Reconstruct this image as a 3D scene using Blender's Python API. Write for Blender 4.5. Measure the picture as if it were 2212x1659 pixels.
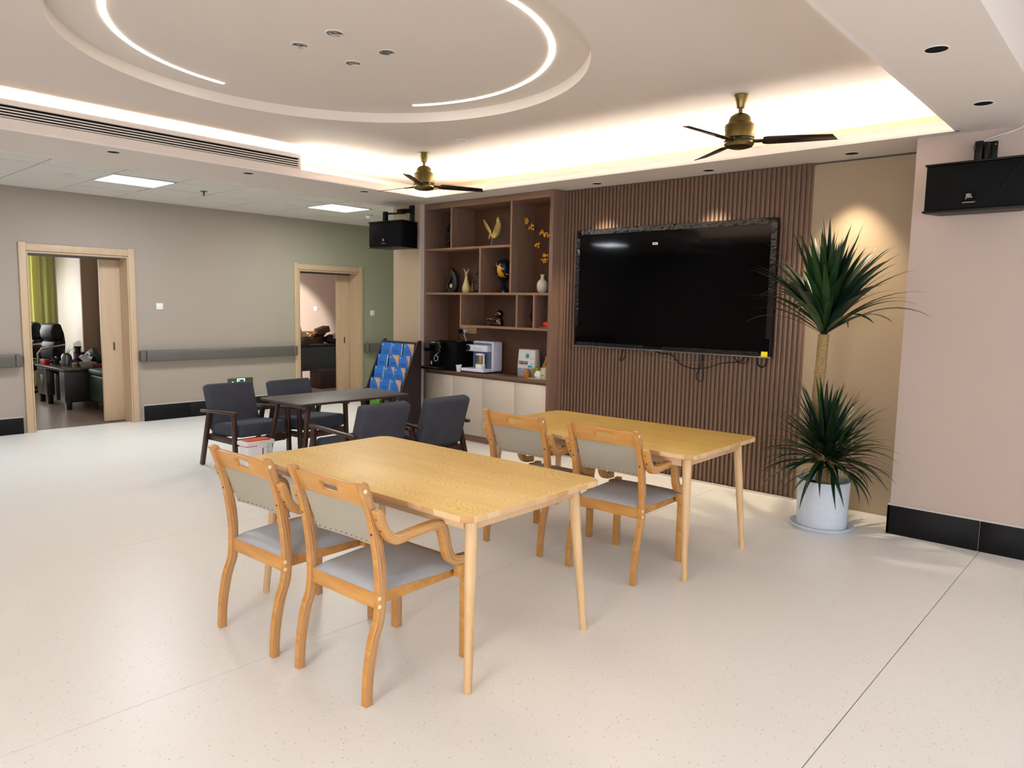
import bpy, bmesh, math, random
from mathutils import Vector, Matrix
for o in list(bpy.data.objects): bpy.data.objects.remove(o)
S = bpy.context.scene
COL = S.collection
PI = math.pi
R = random.Random(7)

# ------------------------------------------------------------------ camera
cam = bpy.data.cameras.new('camera'); cam.sensor_width = 36; cam.lens = 36*1575.7/2212; cam.clip_start = .05
camo = bpy.data.objects.new('camera', cam); COL.objects.link(camo)
r_, u_, f_ = Vector((0.74354847, 0.66841531, 0.01888536)), Vector((-0.08517361, 0.06665936, 0.99413379)), Vector((-0.66323536, 0.74079519, -0.10649581))
mw = Matrix.Identity(4)
for i in range(3): mw[i][0], mw[i][1], mw[i][2] = r_[i], u_[i], -f_[i]
mw.translation = (0, 0, 1.58); camo.matrix_world = mw
S.camera = camo
# ------------------------------------------------------------------ world, exposure
S.view_settings.view_transform = 'Standard'; S.view_settings.look = 'None'
S.view_settings.gamma = 1; S.view_settings.use_curve_mapping = False
S.view_settings.exposure = 0.82
w = bpy.data.worlds.new('sky'); S.world = w; w.use_nodes = True
w.node_tree.nodes['Background'].inputs[0].default_value = (.72, .84, 1, 1)
w.node_tree.nodes['Background'].inputs[1].default_value = 1.6

def area(name, loc, rot, sx, sy, power, col):
    l = bpy.data.lights.new(name, 'AREA'); l.shape = 'RECTANGLE'; l.size = sx; l.size_y = sy; l.energy = power; l.color = col
    o = bpy.data.objects.new(name, l); COL.objects.link(o); o.location = loc; o.rotation_euler = rot; return o
def spot(name, loc, target, power, col, size, blend=.5, rad=.03):
    l = bpy.data.lights.new(name, 'SPOT'); l.energy = power; l.color = col; l.spot_size = size; l.spot_blend = blend; l.shadow_soft_size = rad
    o = bpy.data.objects.new(name, l); COL.objects.link(o); o.location = loc
    o.rotation_euler = (Vector(target)-Vector(loc)).to_track_quat('-Z', 'Y').to_euler(); return o
DAY = (.98, .97, .965); WARM = (1, .80, .56); NEUT = (1, .93, .84); COOL = (.86, .93, 1)
# daylight through the windows of the right wall and of the wall behind the camera
for y, p in ((-1.2, 95), (1.5, 130), (4.2, 175)): area('window_daylight', (2.72, y, 1.55), (0, -PI/2, 0), 1.8, 2.0, p, (.94, .97, 1))
for x in (-.6,): area('window_daylight', (x, -3.1, 1.55), (-PI/2, 0, PI), 2.0, 1.8, 95, DAY)
# LED strips lying in the ceiling cove (hidden by its lip)
LEDW = (1, .91, .80)
area('cove_strip', (-6.55, 2.77, 2.815), (PI, 0, 0), .04, 5.6, 56, LEDW)
area('cove_strip', (-3.75, 5.76, 2.815), (PI, 0, 0), 5.2, .04, 78, LEDW)
area('cove_strip', (-1.05, 2.77, 2.815), (PI, 0, 0), .03, 5.6, 13, LEDW)
area('cove_strip', (-3.75, -.2, 2.815), (PI, 0, 0), 5.2, .04, 26, LEDW)
# downlights along the screen wall, tilted to the wall
for x, p in ((-4.23, 60), (-3.06, 60), (-1.89, 75)):
    spot('downlight_beam', (x, 5.83, 2.755), (x, 6.02, .3), p, (1, .84, .60), math.radians(72), .85)
# ceiling panels of the corridor
area('panel_light', (-8.25, 3.17, 2.79), (0, 0, 0), .5, .56, 20, COOL)
area('panel_light', (-8.25, 5.75, 2.79), (0, 0, 0), .5, .56, 20, (.96, 1, .88))
area('panel_light', (-8.25, 0.0, 2.79), (0, 0, 0), .5, .56, 22, COOL)
# sun coming into the two rooms beyond the doors, and a fill lamp added to one
spot('room_sun', (-14.6, 1.9, 2.2), (-14.15, 4.3, .95), 120, (1, .97, .92), math.radians(60), 1, .02)
area('room_window_light', (-14.95, 3.0, 1.7), (0, -PI/2, 0), 1.7, 1.7, 70, DAY)
spot('room_sun', (-10.6, 5.4, 1.7), (-12.6, 6.78, 1.15), 560, (1, .98, .96), math.radians(49), .22, .02)
area('room_fill', (-11.3, 7.0, 2.8), (0, 0, 0), .8, .8, 14, DAY)

# ------------------------------------------------------------------ materials
def lin(c):
    c = c.lstrip('#'); v = [int(c[i:i+2], 16)/255 for i in (0, 2, 4)]
    return tuple((x/12.92 if x <= .04045 else ((x+.055)/1.055)**2.4) for x in v)+(1,)
def mat(name, col, rough=.5, metal=0, spec=.5, noise=0, nscale=40, bump=0, bscale=200, emit=None, estr=0, trans=0, coat=0, sx=(1, 1, 1)):
    m = bpy.data.materials.new(name); m.use_nodes = True; nt = m.node_tree; b = nt.nodes['Principled BSDF']
    c = lin(col) if isinstance(col, str) else tuple(col)+(1,)
    b.inputs['Base Color'].default_value = c; b.inputs['Roughness'].default_value = rough; b.inputs['Metallic'].default_value = metal
    b.inputs['Specular IOR Level'].default_value = spec; b.inputs['Coat Weight'].default_value = coat
    b.inputs['Transmission Weight'].default_value = trans
    if emit: b.inputs['Emission Color'].default_value = lin(emit); b.inputs['Emission Strength'].default_value = estr
    if noise or bump:
        tc = nt.nodes.new('ShaderNodeTexCoord'); mp = nt.nodes.new('ShaderNodeMapping'); mp.inputs['Scale'].default_value = sx
        nt.links.new(tc.outputs['Object'], mp.inputs[0])
    if noise:
        n = nt.nodes.new('ShaderNodeTexNoise'); n.inputs['Scale'].default_value = nscale; n.inputs['Detail'].default_value = 4
        nt.links.new(mp.outputs[0], n.inputs[0])
        cr = nt.nodes.new('ShaderNodeValToRGB'); cr.color_ramp.elements[0].position = .3; cr.color_ramp.elements[1].position = .7
        cr.color_ramp.elements[0].color = tuple(x*(1-noise) for x in c[:3])+(1,); cr.color_ramp.elements[1].color = tuple(min(1, x*(1+noise)) for x in c[:3])+(1,)
        nt.links.new(n.outputs[0], cr.inputs[0]); nt.links.new(cr.outputs[0], b.inputs['Base Color'])
    if bump:
        n = nt.nodes.new('ShaderNodeTexNoise'); n.inputs['Scale'].default_value = bscale; nt.links.new(mp.outputs[0], n.inputs[0])
        bp = nt.nodes.new('ShaderNodeBump'); bp.inputs['Strength'].default_value = bump; bp.inputs['Distance'].default_value = .002
        nt.links.new(n.outputs[0], bp.inputs['Height']); nt.links.new(bp.outputs[0], b.inputs['Normal'])
    return m
def wood(name, c1, c2, rough=.4, axis=2, scale=14, stretch=14, c3=None, coat=0, spec=.5, wave=0):
    """grain running along the given object axis"""
    m = bpy.data.materials.new(name); m.use_nodes = True; nt = m.node_tree; L = nt.links; b = nt.nodes['Principled BSDF']
    b.inputs['Roughness'].default_value = rough; b.inputs['Coat Weight'].default_value = coat; b.inputs['Specular IOR Level'].default_value = spec
    tc = nt.nodes.new('ShaderNodeTexCoord'); mp = nt.nodes.new('ShaderNodeMapping')
    s = [1, 1, 1]; s[axis] = 1/stretch; mp.inputs['Scale'].default_value = s; L.new(tc.outputs['Object'], mp.inputs[0])
    n = nt.nodes.new('ShaderNodeTexNoise'); n.inputs['Scale'].default_value = scale; n.inputs['Detail'].default_value = 6; n.inputs['Roughness'].default_value = .6; n.inputs['Distortion'].default_value = .6
    L.new(mp.outputs[0], n.inputs[0])
    cr = nt.nodes.new('ShaderNodeValToRGB'); e = cr.color_ramp.elements; e[0].position = .32; e[1].position = .68; e[0].color = lin(c1); e[1].color = lin(c2)
    L.new(n.outputs[0], cr.inputs[0]); out = cr.outputs[0]
    if wave:
        # cathedral figure: nested arches repeated across the board, disturbed by noise
        def mth(op, a, b=None):
            nd = nt.nodes.new('ShaderNodeMath'); nd.operation = op
            for i, q in enumerate((a, b)):
                if q is None: continue
                if isinstance(q, (int, float)): nd.inputs[i].default_value = q
                else: L.new(q, nd.inputs[i])
            return nd.outputs[0]
        sx_ = nt.nodes.new('ShaderNodeSeparateXYZ'); L.new(tc.outputs['Object'], sx_.inputs[0])
        wv = nt.nodes.new('ShaderNodeTexNoise'); wv.inputs['Scale'].default_value = 4; wv.inputs['Detail'].default_value = 3; L.new(tc.outputs['Object'], wv.inputs[0])
        yy = mth('COSINE', mth('ADD', mth('MULTIPLY', sx_.outputs[1], 27.0), mth('MULTIPLY', wv.outputs[0], 3.0)))
        ff = mth('ADD', mth('ADD', mth('MULTIPLY', sx_.outputs[0], 26.0), mth('MULTIPLY', yy, 1.5)), mth('MULTIPLY', wv.outputs[0], 5.0))
        fr = nt.nodes.new('ShaderNodeMath'); fr.operation = 'FRACT'; L.new(ff, fr.inputs[0])
        c2r = nt.nodes.new('ShaderNodeValToRGB'); q = c2r.color_ramp.elements; q[0].position = 0; q[0].color = (1, 1, 1, 1); q[1].position = .2; q[1].color = (0, 0, 0, 1)
        L.new(fr.outputs[0], c2r.inputs[0])
        mf = nt.nodes.new('ShaderNodeMath'); mf.operation = 'MULTIPLY'; mf.inputs[1].default_value = .65; L.new(c2r.outputs[0], mf.inputs[0])
        mx = nt.nodes.new('ShaderNodeMix'); mx.data_type = 'RGBA'; L.new(mf.outputs[0], mx.inputs[0]); L.new(out, mx.inputs[6]); mx.inputs[7].default_value = lin(c3 or c1); out = mx.outputs[2]
    L.new(out, b.inputs['Base Color']); return m
def plymat(name, c1, c2, rough=.42):
    m = bpy.data.materials.new(name); m.use_nodes = True; nt = m.node_tree; L = nt.links; b = nt.nodes['Principled BSDF']; b.inputs['Roughness'].default_value = rough
    tc = nt.nodes.new('ShaderNodeTexCoord'); mp = nt.nodes.new('ShaderNodeMapping'); mp.inputs['Scale'].default_value = (9, 2.2, 1); L.new(tc.outputs['UV'], mp.inputs[0])
    n = nt.nodes.new('ShaderNodeTexNoise'); n.inputs['Scale'].default_value = 1; n.inputs['Detail'].default_value = 5; n.inputs['Roughness'].default_value = .7; L.new(mp.outputs[0], n.inputs[0])
    cr = nt.nodes.new('ShaderNodeValToRGB'); e = cr.color_ramp.elements; e[0].position = .36; e[1].position = .58; e[0].color = lin(c1); e[1].color = lin(c2); L.new(n.outputs[0], cr.inputs[0]); L.new(cr.outputs[0], b.inputs['Base Color']); return m
def floor_mat():
    m = bpy.data.materials.new('vinyl_speckled'); m.use_nodes = True; nt = m.node_tree; L = nt.links; b = nt.nodes['Principled BSDF']
    b.inputs['Roughness'].default_value = .34; b.inputs['Specular IOR Level'].default_value = .5
    tc = nt.nodes.new('ShaderNodeTexCoord'); mp = nt.nodes.new('ShaderNodeMapping'); mp.inputs['Scale'].default_value = (110, 52, 60); mp.inputs['Rotation'].default_value = (0, 0, .12)
    L.new(tc.outputs['Object'], mp.inputs[0])
    v = nt.nodes.new('ShaderNodeTexVoronoi'); v.inputs['Scale'].default_value = 1; L.new(mp.outputs[0], v.inputs[0])
    lt = nt.nodes.new('ShaderNodeMath'); lt.operation = 'LESS_THAN'; lt.inputs[1].default_value = .2; L.new(v.outputs['Distance'], lt.inputs[0])
    sp = nt.nodes.new('ShaderNodeSeparateColor'); L.new(v.outputs['Color'], sp.inputs[0])
    gt = nt.nodes.new('ShaderNodeMath'); gt.operation = 'GREATER_THAN'; gt.inputs[1].default_value = .72; L.new(sp.outputs[0], gt.inputs[0])
    mu = nt.nodes.new('ShaderNodeMath'); mu.operation = 'MULTIPLY'; L.new(lt.outputs[0], mu.inputs[0]); L.new(gt.outputs[0], mu.inputs[1])
    m2 = nt.nodes.new('ShaderNodeMath'); m2.operation = 'MULTIPLY'; L.new(mu.outputs[0], m2.inputs[0]); L.new(sp.outputs[1], m2.inputs[1])
    n = nt.nodes.new('ShaderNodeTexNoise'); n.inputs['Scale'].default_value = .8; L.new(tc.outputs['Object'], n.inputs[0])
    cr = nt.nodes.new('ShaderNodeValToRGB'); cr.color_ramp.elements[0].color = lin('#e3e1dc'); cr.color_ramp.elements[1].color = lin('#eae8e4'); L.new(n.outputs[0], cr.inputs[0])
    mx = nt.nodes.new('ShaderNodeMix'); mx.data_type = 'RGBA'; L.new(m2.outputs[0], mx.inputs[0]); L.new(cr.outputs[0], mx.inputs[6]); mx.inputs[7].default_value = lin('#a08f7a')
    L.new(mx.outputs[2], b.inputs['Base Color']); return m
M = dict(
    ceil=mat('ceiling_paint', '#ded4cb', .8, spec=.2), ceil2=mat('recess_paint', '#e2d8d3', .8, spec=.2),
    wall=mat('wall_paint_pink_beige', '#b7a59a', .75, spec=.3, bump=.1, bscale=300),
    wallL=mat('wall_paint_grey_beige', '#a4988d', .75, spec=.3, bump=.1, bscale=300),
    wallN=mat('wall_panel_beige', '#a39078', .7, spec=.3), officewall=mat('office_wall', '#a8937e', .8, spec=.2), whitewall=mat('office_white', '#ddd8d4', .8, spec=.2),
    floor=floor_mat(), seam=mat('seam', '#857a6e', .7), ofloor=mat('office_floor', '#7d6a5e', .3), granite=mat('black_granite', '#0a0a0c', .6, spec=.25, noise=.5, nscale=300, bump=.1),
    grout=mat('grout', '#c9c0ba', .9), tile=mat('ceiling_tile', '#dddad2', .9, spec=.1, noise=.05, nscale=20), tilegap=mat('tile_gap', '#14120f', .9),
    door=wood('door_laminate', '#bda283', '#c8ad8e', .45), white=mat('white_plastic', '#e4e4e4', .4), offwhite=mat('offwhite_plastic', '#cfcac2', .5),
    grey=mat('handrail_vinyl', '#5f5a55', .45), black=mat('black_plastic', '#070708', .45, spec=.25), blackg=mat('black_gloss', '#050506', .08), blackm=mat('black_matt', '#050506', .7, spec=.12, bump=.3, bscale=600),
    slat=wood('slat_wood', '#6c5345', '#806553', .5, 2, 60, 30), cab=wood('cabinet_wood', '#6e5447', '#816556', .5, 2, 50, 30), cabh=wood('cabinet_wood_horizontal', '#785945', '#8a6a52', .5, 0, 50, 30),
    shelf=wood('shelf_edge', '#84634a', '#927054', .5, 0, 40, 30), cdoor=mat('cream_cabinet_door', '#c6bbae', .5), counter=wood('counter_wood', '#5e4535', '#705342', .45, 0, 40, 30),
    cback=wood('cabinet_back', '#4e301c', '#5c3b25', .5, 0, 50, 30),  # back darkened: shade inside the compartments put into its colour
    top1=wood('ash_tabletop', '#dcb766', '#e8c87a', .42, 0, 10, 7, '#b8862e', wave=2.0), top2=wood('rubberwood_tabletop', '#bf9c4c', '#cfae5c', .42, 0, 26, 10),
    edge=wood('table_edge', '#c9a377', '#d9b890', .4, 0, 8, 4), leg=wood('table_leg_wood', '#c49c6c', '#dbbb90', .4, 2, 22, 16),
    cw=wood('chair_wood', '#b67c3c', '#cc964e', .35, 0, 24, 8, coat=.1), ply=plymat('laminated_edge', '#8a5430', '#cfa06a'), plyy=plymat('laminated_edge_arm', '#96602f', '#d6aa70'),
    block=mat('edge_blocks', '#cfa77c', .45), vinyl=mat('grey_vinyl', '#a3a6ab', .4, noise=.04, nscale=6), vinylb=mat('beige_grey_vinyl', '#a59f8e', .45), hole=mat('dark_bolt', '#3a1a10', .4), plug=mat('pale_dowel', '#ecd9a0', .5),
    fabric=mat('charcoal_fabric', '#40434e', .85, spec=.25, bump=.3, bscale=900, noise=.08, nscale=8), dwood=wood('dark_walnut', '#331a12', '#47271a', .38, 0, 30, 12), dwoodz=wood('dark_walnut_upright', '#2e1710', '#422418', .35, 2, 30, 12),
    dtop=wood('wenge_top', '#2e211b', '#44332c', .5, 1, 30, 16), rackw=wood('rack_wood', '#1c1013', '#27171a', .45, 2, 30, 14),
    brass=mat('antique_brass', '#7a6a40', .36, metal=1, noise=.12, nscale=30, sx=(1, 1, .05)), brassd=mat('dark_brass', '#4c3a1c', .35, metal=1), blade=mat('fan_blade_brown', '#1e120c', .35),
    chrome=mat('chrome', '#c8c8c8', .12, metal=1), steel=mat('steel', '#77777a', .35, metal=1), glassdark=mat('screen_glass', '#020203', .05, spec=.17), film=mat('clear_film', '#08080a', .12, spec=.8, bump=.5, bscale=45, sx=(.5, 1, 2)),
    led=mat('led_strip', '#ffffff', .5, emit='#fff4e4', estr=9), panel=mat('led_panel', '#ffffff', .5, emit='#e9f1ff', estr=4.0), green_led=mat('green_led', '#a0ffd8', .5, emit='#7dffcc', estr=1.6),
    exitp=mat('exit_plate', '#4a4633', .4), cream=mat('cream_ceramic', '#d8c888', .4), brown=mat('brown_ceramic', '#6e3c18', .4), darkc=mat('dark_ceramic', '#1d1813', .4), whitec=mat('white_ceramic', '#cfcbb9', .2),
    gold=mat('gold', '#e6cf7c', .3, metal=.6), yellow=mat('yellow_petal', '#e3a30c', .6), branch=mat('branch', '#24120c', .7), navy=mat('navy_gloss', '#0a1420', .15), globegold=mat('globe_gold', '#e0a020', .35),
    bronze=mat('mirror_bronze', '#6c584c', .08, metal=1), orange=mat('persimmon', '#d8380c', .25), tray=mat('tray', '#b58a4a', .5), leaf=mat('leaf_green', '#142c14', .34, noise=.35, nscale=8), leaf2=mat('leaf_green_light', '#25441c', .36, noise=.3, nscale=8), leafb=mat('leaf_bluegreen', '#122a20', .3, noise=.3, nscale=8),
    trunk=mat('trunk', '#8f774c', .8, noise=.4, nscale=60, bump=.6, bscale=90, sx=(1, 1, 3)), soil=mat('soil', '#120c09', .95, bump=1, bscale=60), pot=mat('pale_blue_pot', '#c6ced8', .5, noise=.03, nscale=30),
    blue=mat('brochure_blue', '#1c6cc0', .4, noise=.25, nscale=5), bcloud=mat('brochure_cloud', '#b8cde0', .4), bink=mat('brochure_ink', '#16305c', .4), bflesh=mat('brochure_photo', '#c49a80', .45, noise=.35, nscale=30), paper=mat('paper', '#dcdad2', .6), lgreen=mat('green_booklet', '#4c8a1c', .5), maroon=mat('maroon', '#5a1418', .5),
    bluegrey=mat('blue_grey_metal', '#5f6f86', .3), lilac=mat('white_appliance', '#dcdcee', .3), teal=mat('teal_print', '#2f9cb4', .5), glass=mat('clear_glass', '#ffffff', .03, trans=1), tea=mat('tea', '#b08a3a', .3), kraft=mat('kraft_gold', '#a87a1e', .45), mossy=mat('green_jar', '#8a8c1e', .35), cookie=mat('cookies', '#a86a24', .7, noise=.4, nscale=60),
    red=mat('red_lid', '#e0481c', .4), pink=mat('pink_bag', '#e46a9a', .5), binw=mat('bin_white', '#dfdcdc', .35), curtain=mat('lime_curtain', '#cbc994', .8), leather=mat('black_leather', '#080b10', .45, spec=.35), desk=mat('dark_desk', '#1c130d', .3), deskb=mat('dark_desk_side', '#151110', .4), greenb=mat('green_upholstery', '#0e2b1e', .6),
    cardboard=mat('cardboard', '#3c2414', .8), tissue=mat('tissue', '#c8ccd4', .8), stick=mat('yellow_sticker', '#e8d800', .5), sofa=mat('olive', '#5c5a3a', .8), socket=mat('champagne_socket', '#a8865c', .4))
# greenish light cast painted into the corridor wall colour near its far end
nt = M['wallL'].node_tree; b = nt.nodes['Principled BSDF']
tc = nt.nodes.new('ShaderNodeTexCoord'); sp = nt.nodes.new('ShaderNodeSeparateXYZ'); nt.links.new(tc.outputs['Object'], sp.inputs[0])
mr = nt.nodes.new('ShaderNodeMapRange'); mr.inputs[1].default_value = 5.2; mr.inputs[2].default_value = 7.4; nt.links.new(sp.outputs[1], mr.inputs[0])
mx = nt.nodes.new('ShaderNodeMix'); mx.data_type = 'RGBA'; nt.links.new(mr.outputs[0], mx.inputs[0]); mx.inputs[6].default_value = lin('#a4988d'); mx.inputs[7].default_value = lin('#9b9c84'); nt.links.new(mx.outputs[2], b.inputs['Base Color'])
# finger-jointed blocks along the table edges
nt = M['block'].node_tree; b = nt.nodes['Principled BSDF']; tc = nt.nodes.new('ShaderNodeTexCoord'); sx_ = nt.nodes.new('ShaderNodeSeparateXYZ'); nt.links.new(tc.outputs['Object'], sx_.inputs[0])
ad = nt.nodes.new('ShaderNodeMath'); ad.operation = 'ADD'; nt.links.new(sx_.outputs[0], ad.inputs[0]); nt.links.new(sx_.outputs[1], ad.inputs[1])
mu = nt.nodes.new('ShaderNodeMath'); mu.operation = 'MULTIPLY'; mu.inputs[1].default_value = 13; nt.links.new(ad.outputs[0], mu.inputs[0]); fo = nt.nodes.new('ShaderNodeMath'); fo.operation = 'FLOOR'; nt.links.new(mu.outputs[0], fo.inputs[0])
wn = nt.nodes.new('ShaderNodeTexWhiteNoise'); wn.noise_dimensions = '1D'; nt.links.new(fo.outputs[0], wn.inputs['W']); cr = nt.nodes.new('ShaderNodeValToRGB'); cr.color_ramp.elements[0].color = lin('#c2925e'); cr.color_ramp.elements[1].color = lin('#dfbf98'); nt.links.new(wn.outputs['Value'], cr.inputs[0]); nt.links.new(cr.outputs[0], b.inputs['Base Color'])
# sheer translucency for the curtain
nt = M['curtain'].node_tree; b = nt.nodes['Principled BSDF']; tr = nt.nodes.new('ShaderNodeBsdfTranslucent'); tr.inputs[0].default_value = lin('#d6d4a4'); ms = nt.nodes.new('ShaderNodeMixShader'); ms.inputs[0].default_value = .5
nt.links.new(b.outputs[0], ms.inputs[1]); nt.links.new(tr.outputs[0], ms.inputs[2]); nt.links.new(ms.outputs[0], nt.nodes['Material Output'].inputs[0])

# ------------------------------------------------------------------ mesh helpers
class G:
    def __init__(s): s.v = []; s.f = []; s.uv = None
    def add(s, vs, fs):
        n = len(s.v); s.v += [tuple(v) for v in vs]; s.f += [tuple(n+i for i in f) for f in fs]; return s
    def bx(s, x0, x1, y0, y1, z0, z1):
        return s.add([(x, y, z) for x in (x0, x1) for y in (y0, y1) for z in (z0, z1)], [(0, 1, 3, 2), (4, 6, 7, 5), (0, 4, 5, 1), (2, 3, 7, 6), (0, 2, 6, 4), (1, 5, 7, 3)])
    def box(s, c, d, rot=None):
        g = G().bx(-d[0]/2, d[0]/2, -d[1]/2, d[1]/2, -d[2]/2, d[2]/2)
        m = Matrix.Translation(c) @ (rot.to_4x4() if rot is not None else Matrix.Identity(4))
        return s.add([m @ Vector(v) for v in g.v], g.f)
    def bar(s, a, b, wd, dp, side=(1, 0, 0)):
        """rectangular bar from a to b; wd across side direction, dp across the other"""
        a, b = Vector(a), Vector(b); t = (b-a).normalized(); x = Vector(side); x = (x-t*x.dot(t)).normalized(); y = t.cross(x)
        vs = [p+x*i*wd/2+y*j*dp/2 for p in (a, b) for i, j in ((-1, -1), (1, -1), (1, 1), (-1, 1))]
        return s.add(vs, [(3, 2, 1, 0), (4, 5, 6, 7), (0, 1, 5, 4), (1, 2, 6, 5), (2, 3, 7, 6), (3, 0, 4, 7)])
    def prism(s, poly, axis, a, b):
        """polygon in the plane perpendicular to axis, extruded from a to b"""
        def P(p, h): return {0: (h, p[0], p[1]), 1: (p[0], h, p[1]), 2: (p[0], p[1], h)}[axis]
        n = len(poly); vs = [P(p, a) for p in poly]+[P(p, b) for p in poly]
        return s.add(vs, [tuple(range(n-1, -1, -1)), tuple(range(n, 2*n))]+[(i, (i+1) % n, n+(i+1) % n, n+i) for i in range(n)])
    def strip(s, A, B, axis, a, b):
        """band between two polylines with the same number of points, extruded"""
        def P(p, h): return {0: (h, p[0], p[1]), 1: (p[0], h, p[1]), 2: (p[0], p[1], h)}[axis]
        n = len(A); vs = [P(p, a) for p in A]+[P(p, a) for p in B]+[P(p, b) for p in A]+[P(p, b) for p in B]; f = []
        for i in range(n-1): f += [(i, i+1, n+i+1, n+i), (2*n+i, 3*n+i, 3*n+i+1, 2*n+i+1), (i, 2*n+i, 2*n+i+1, i+1), (n+i, n+i+1, 3*n+i+1, 3*n+i)]
        f += [(0, n, 3*n, 2*n), (n-1, 3*n-1, 4*n-1, 2*n-1)]
        L = [0]
        for i in range(n-1): L.append(L[-1]+math.dist(A[i], A[i+1]))
        s.uv = (s.uv or [])+[(0, l) for l in L]+[(1, l) for l in L]+[(0, l) for l in L]+[(1, l) for l in L]
        return s.add(vs, f)
    def lathe(s, prof, n=24, c=(0, 0, 0), a0=0, a1=2*PI):
        k = len(prof); full = abs(a1-a0-2*PI) < 1e-6; m = n if full else n+1
        vs = [(c[0]+r*math.cos(a0+(a1-a0)*i/n), c[1]+r*math.sin(a0+(a1-a0)*i/n), c[2]+z) for i in range(m) for r, z in prof]
        return s.add(vs, [(i*k+j, ((i+1) % m)*k+j, ((i+1) % m)*k+j+1, i*k+j+1) for i in range(n) for j in range(k-1)])
    def tube(s, pts, r, n=8, cap=True):
        pts = [Vector(p) for p in pts]; k = len(pts); rr = r if isinstance(r, (list, tuple)) else [r]*k; vs = []; up = None
        for i, p in enumerate(pts):
            t = (pts[min(i+1, k-1)]-pts[max(i-1, 0)]).normalized()
            if up is None: up = Vector((0, 0, 1)) if abs(t.z) < .9 else Vector((1, 0, 0))
            x = t.cross(up).normalized(); y = x.cross(t); up = y
            vs += [p+(x*math.cos(2*PI*j/n)+y*math.sin(2*PI*j/n))*rr[i] for j in range(n)]
        f = [(i*n+j, i*n+(j+1) % n, (i+1)*n+(j+1) % n, (i+1)*n+j) for i in range(k-1) for j in range(n)]
        if cap: f += [tuple(range(n-1, -1, -1)), tuple((k-1)*n+j for j in range(n))]
        return s.add(vs, f)
    def ball(s, c, r, n=14, sc=(1, 1, 1)):
        k = n//2; pr = [(r*math.sin(PI*i/k), -r*math.cos(PI*i/k)) for i in range(k+1)]
        g = G().lathe(pr, n); return s.add([(c[0]+x*sc[0], c[1]+y*sc[1], c[2]+z*sc[2]) for x, y, z in g.v], g.f)
    def mesh(s, bevel=0, seg=2, ang=35, smooth=True):
        me = bpy.data.meshes.new('m'); bm = bmesh.new(); vv = [bm.verts.new(v) for v in s.v]
        uvl = bm.loops.layers.uv.new('UVMap') if s.uv and len(s.uv) == len(s.v) else None
        for f in s.f:
            try: nf = bm.faces.new([vv[i] for i in f])
            except ValueError: continue
            if uvl:
                for lp, i in zip(nf.loops, f): lp[uvl].uv = s.uv[i]
        bmesh.ops.remove_doubles(bm, verts=bm.verts, dist=1e-5)
        bmesh.ops.dissolve_degenerate(bm, dist=1e-6, edges=bm.edges)
        bmesh.ops.recalc_face_normals(bm, faces=bm.faces)
        if bevel:
            es = [e for e in bm.edges if len(e.link_faces) == 2 and e.calc_face_angle(0) > math.radians(ang)]
            bmesh.ops.bevel(bm, geom=es, offset=bevel, segments=seg, profile=.5, affect='EDGES', clamp_overlap=True)
        if smooth:
            for f in bm.faces: f.smooth = True
            for e in bm.edges:
                if len(e.link_faces) == 2 and e.calc_face_angle(0) > math.radians(ang if not bevel else 50): e.smooth = False
        bm.to_mesh(me); bm.free(); return me
    def obj(s, name, m, parent=None, loc=None, rz=0, **k):
        kind = k.pop('kind', None); label = k.pop('label', None)
        o = bpy.data.objects.new(name, s.mesh(**k)); COL.objects.link(o)
        for mm in (m if isinstance(m, list) else [m]): o.data.materials.append(mm)
        if parent: o.parent = parent
        if loc is not None: o.location = loc
        o.rotation_euler.z = rz
        if kind: o['kind'] = kind
        if label: o['label'] = label
        return o
def thing(name, label, cat, loc=(0, 0, 0), rz=0, group=None):
    o = bpy.data.objects.new(name, None); COL.objects.link(o); o.location = loc; o.rotation_euler.z = rz; o.empty_display_size = .1
    o['label'] = label; o['category'] = cat
    if group: o['group'] = group
    return o
def tag(o, label, cat, group=None):
    o['label'] = label; o['category'] = cat
    if group: o['group'] = group
    return o
def dup(root, loc, rz, label, group=None):
    m = {}
    def cp(o, p):
        c = o.copy(); COL.objects.link(c); c.parent = p
        for ch in kids.get(o, []): cp(ch, c)
        return c
    kids = {}
    for o in bpy.data.objects:
        if o.parent: kids.setdefault(o.parent, []).append(o)
    r = cp(root, None); r.location = loc; r.rotation_euler.z = rz; r['label'] = label
    if group: r['group'] = group
    return r
def at(o, loc=(0, 0, 0), rx=0, ry=0, rz=0): o.location = loc; o.rotation_euler = (rx, ry, rz); return o
def text(name, s, size, m, parent, loc, rot, extrude=.0008, align='CENTER', sx=1):
    cu = bpy.data.curves.new(name, 'FONT'); cu.body = s; cu.size = size; cu.extrude = extrude; cu.align_x = align; cu.align_y = 'CENTER'
    t = bpy.data.objects.new('tmp', cu); COL.objects.link(t); dg = bpy.context.evaluated_depsgraph_get(); me = bpy.data.meshes.new_from_object(t.evaluated_get(dg))
    bpy.data.objects.remove(t); o = bpy.data.objects.new(name, me); COL.objects.link(o); me.materials.clear(); me.materials.append(m); o.parent = parent; o.location = loc; o.rotation_euler = rot; o.scale.x = sx; return o
def rrect(x0, x1, y0, y1, r, n=6):
    p = []
    for cx, cy, a in ((x1-r, y1-r, 0), (x0+r, y1-r, PI/2), (x0+r, y0+r, PI), (x1-r, y0+r, 1.5*PI)):
        p += [(cx+r*math.cos(a+PI/2*i/n), cy+r*math.sin(a+PI/2*i/n)) for i in range(n+1)]
    return p
ST = dict(kind='structure', smooth=False)

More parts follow.
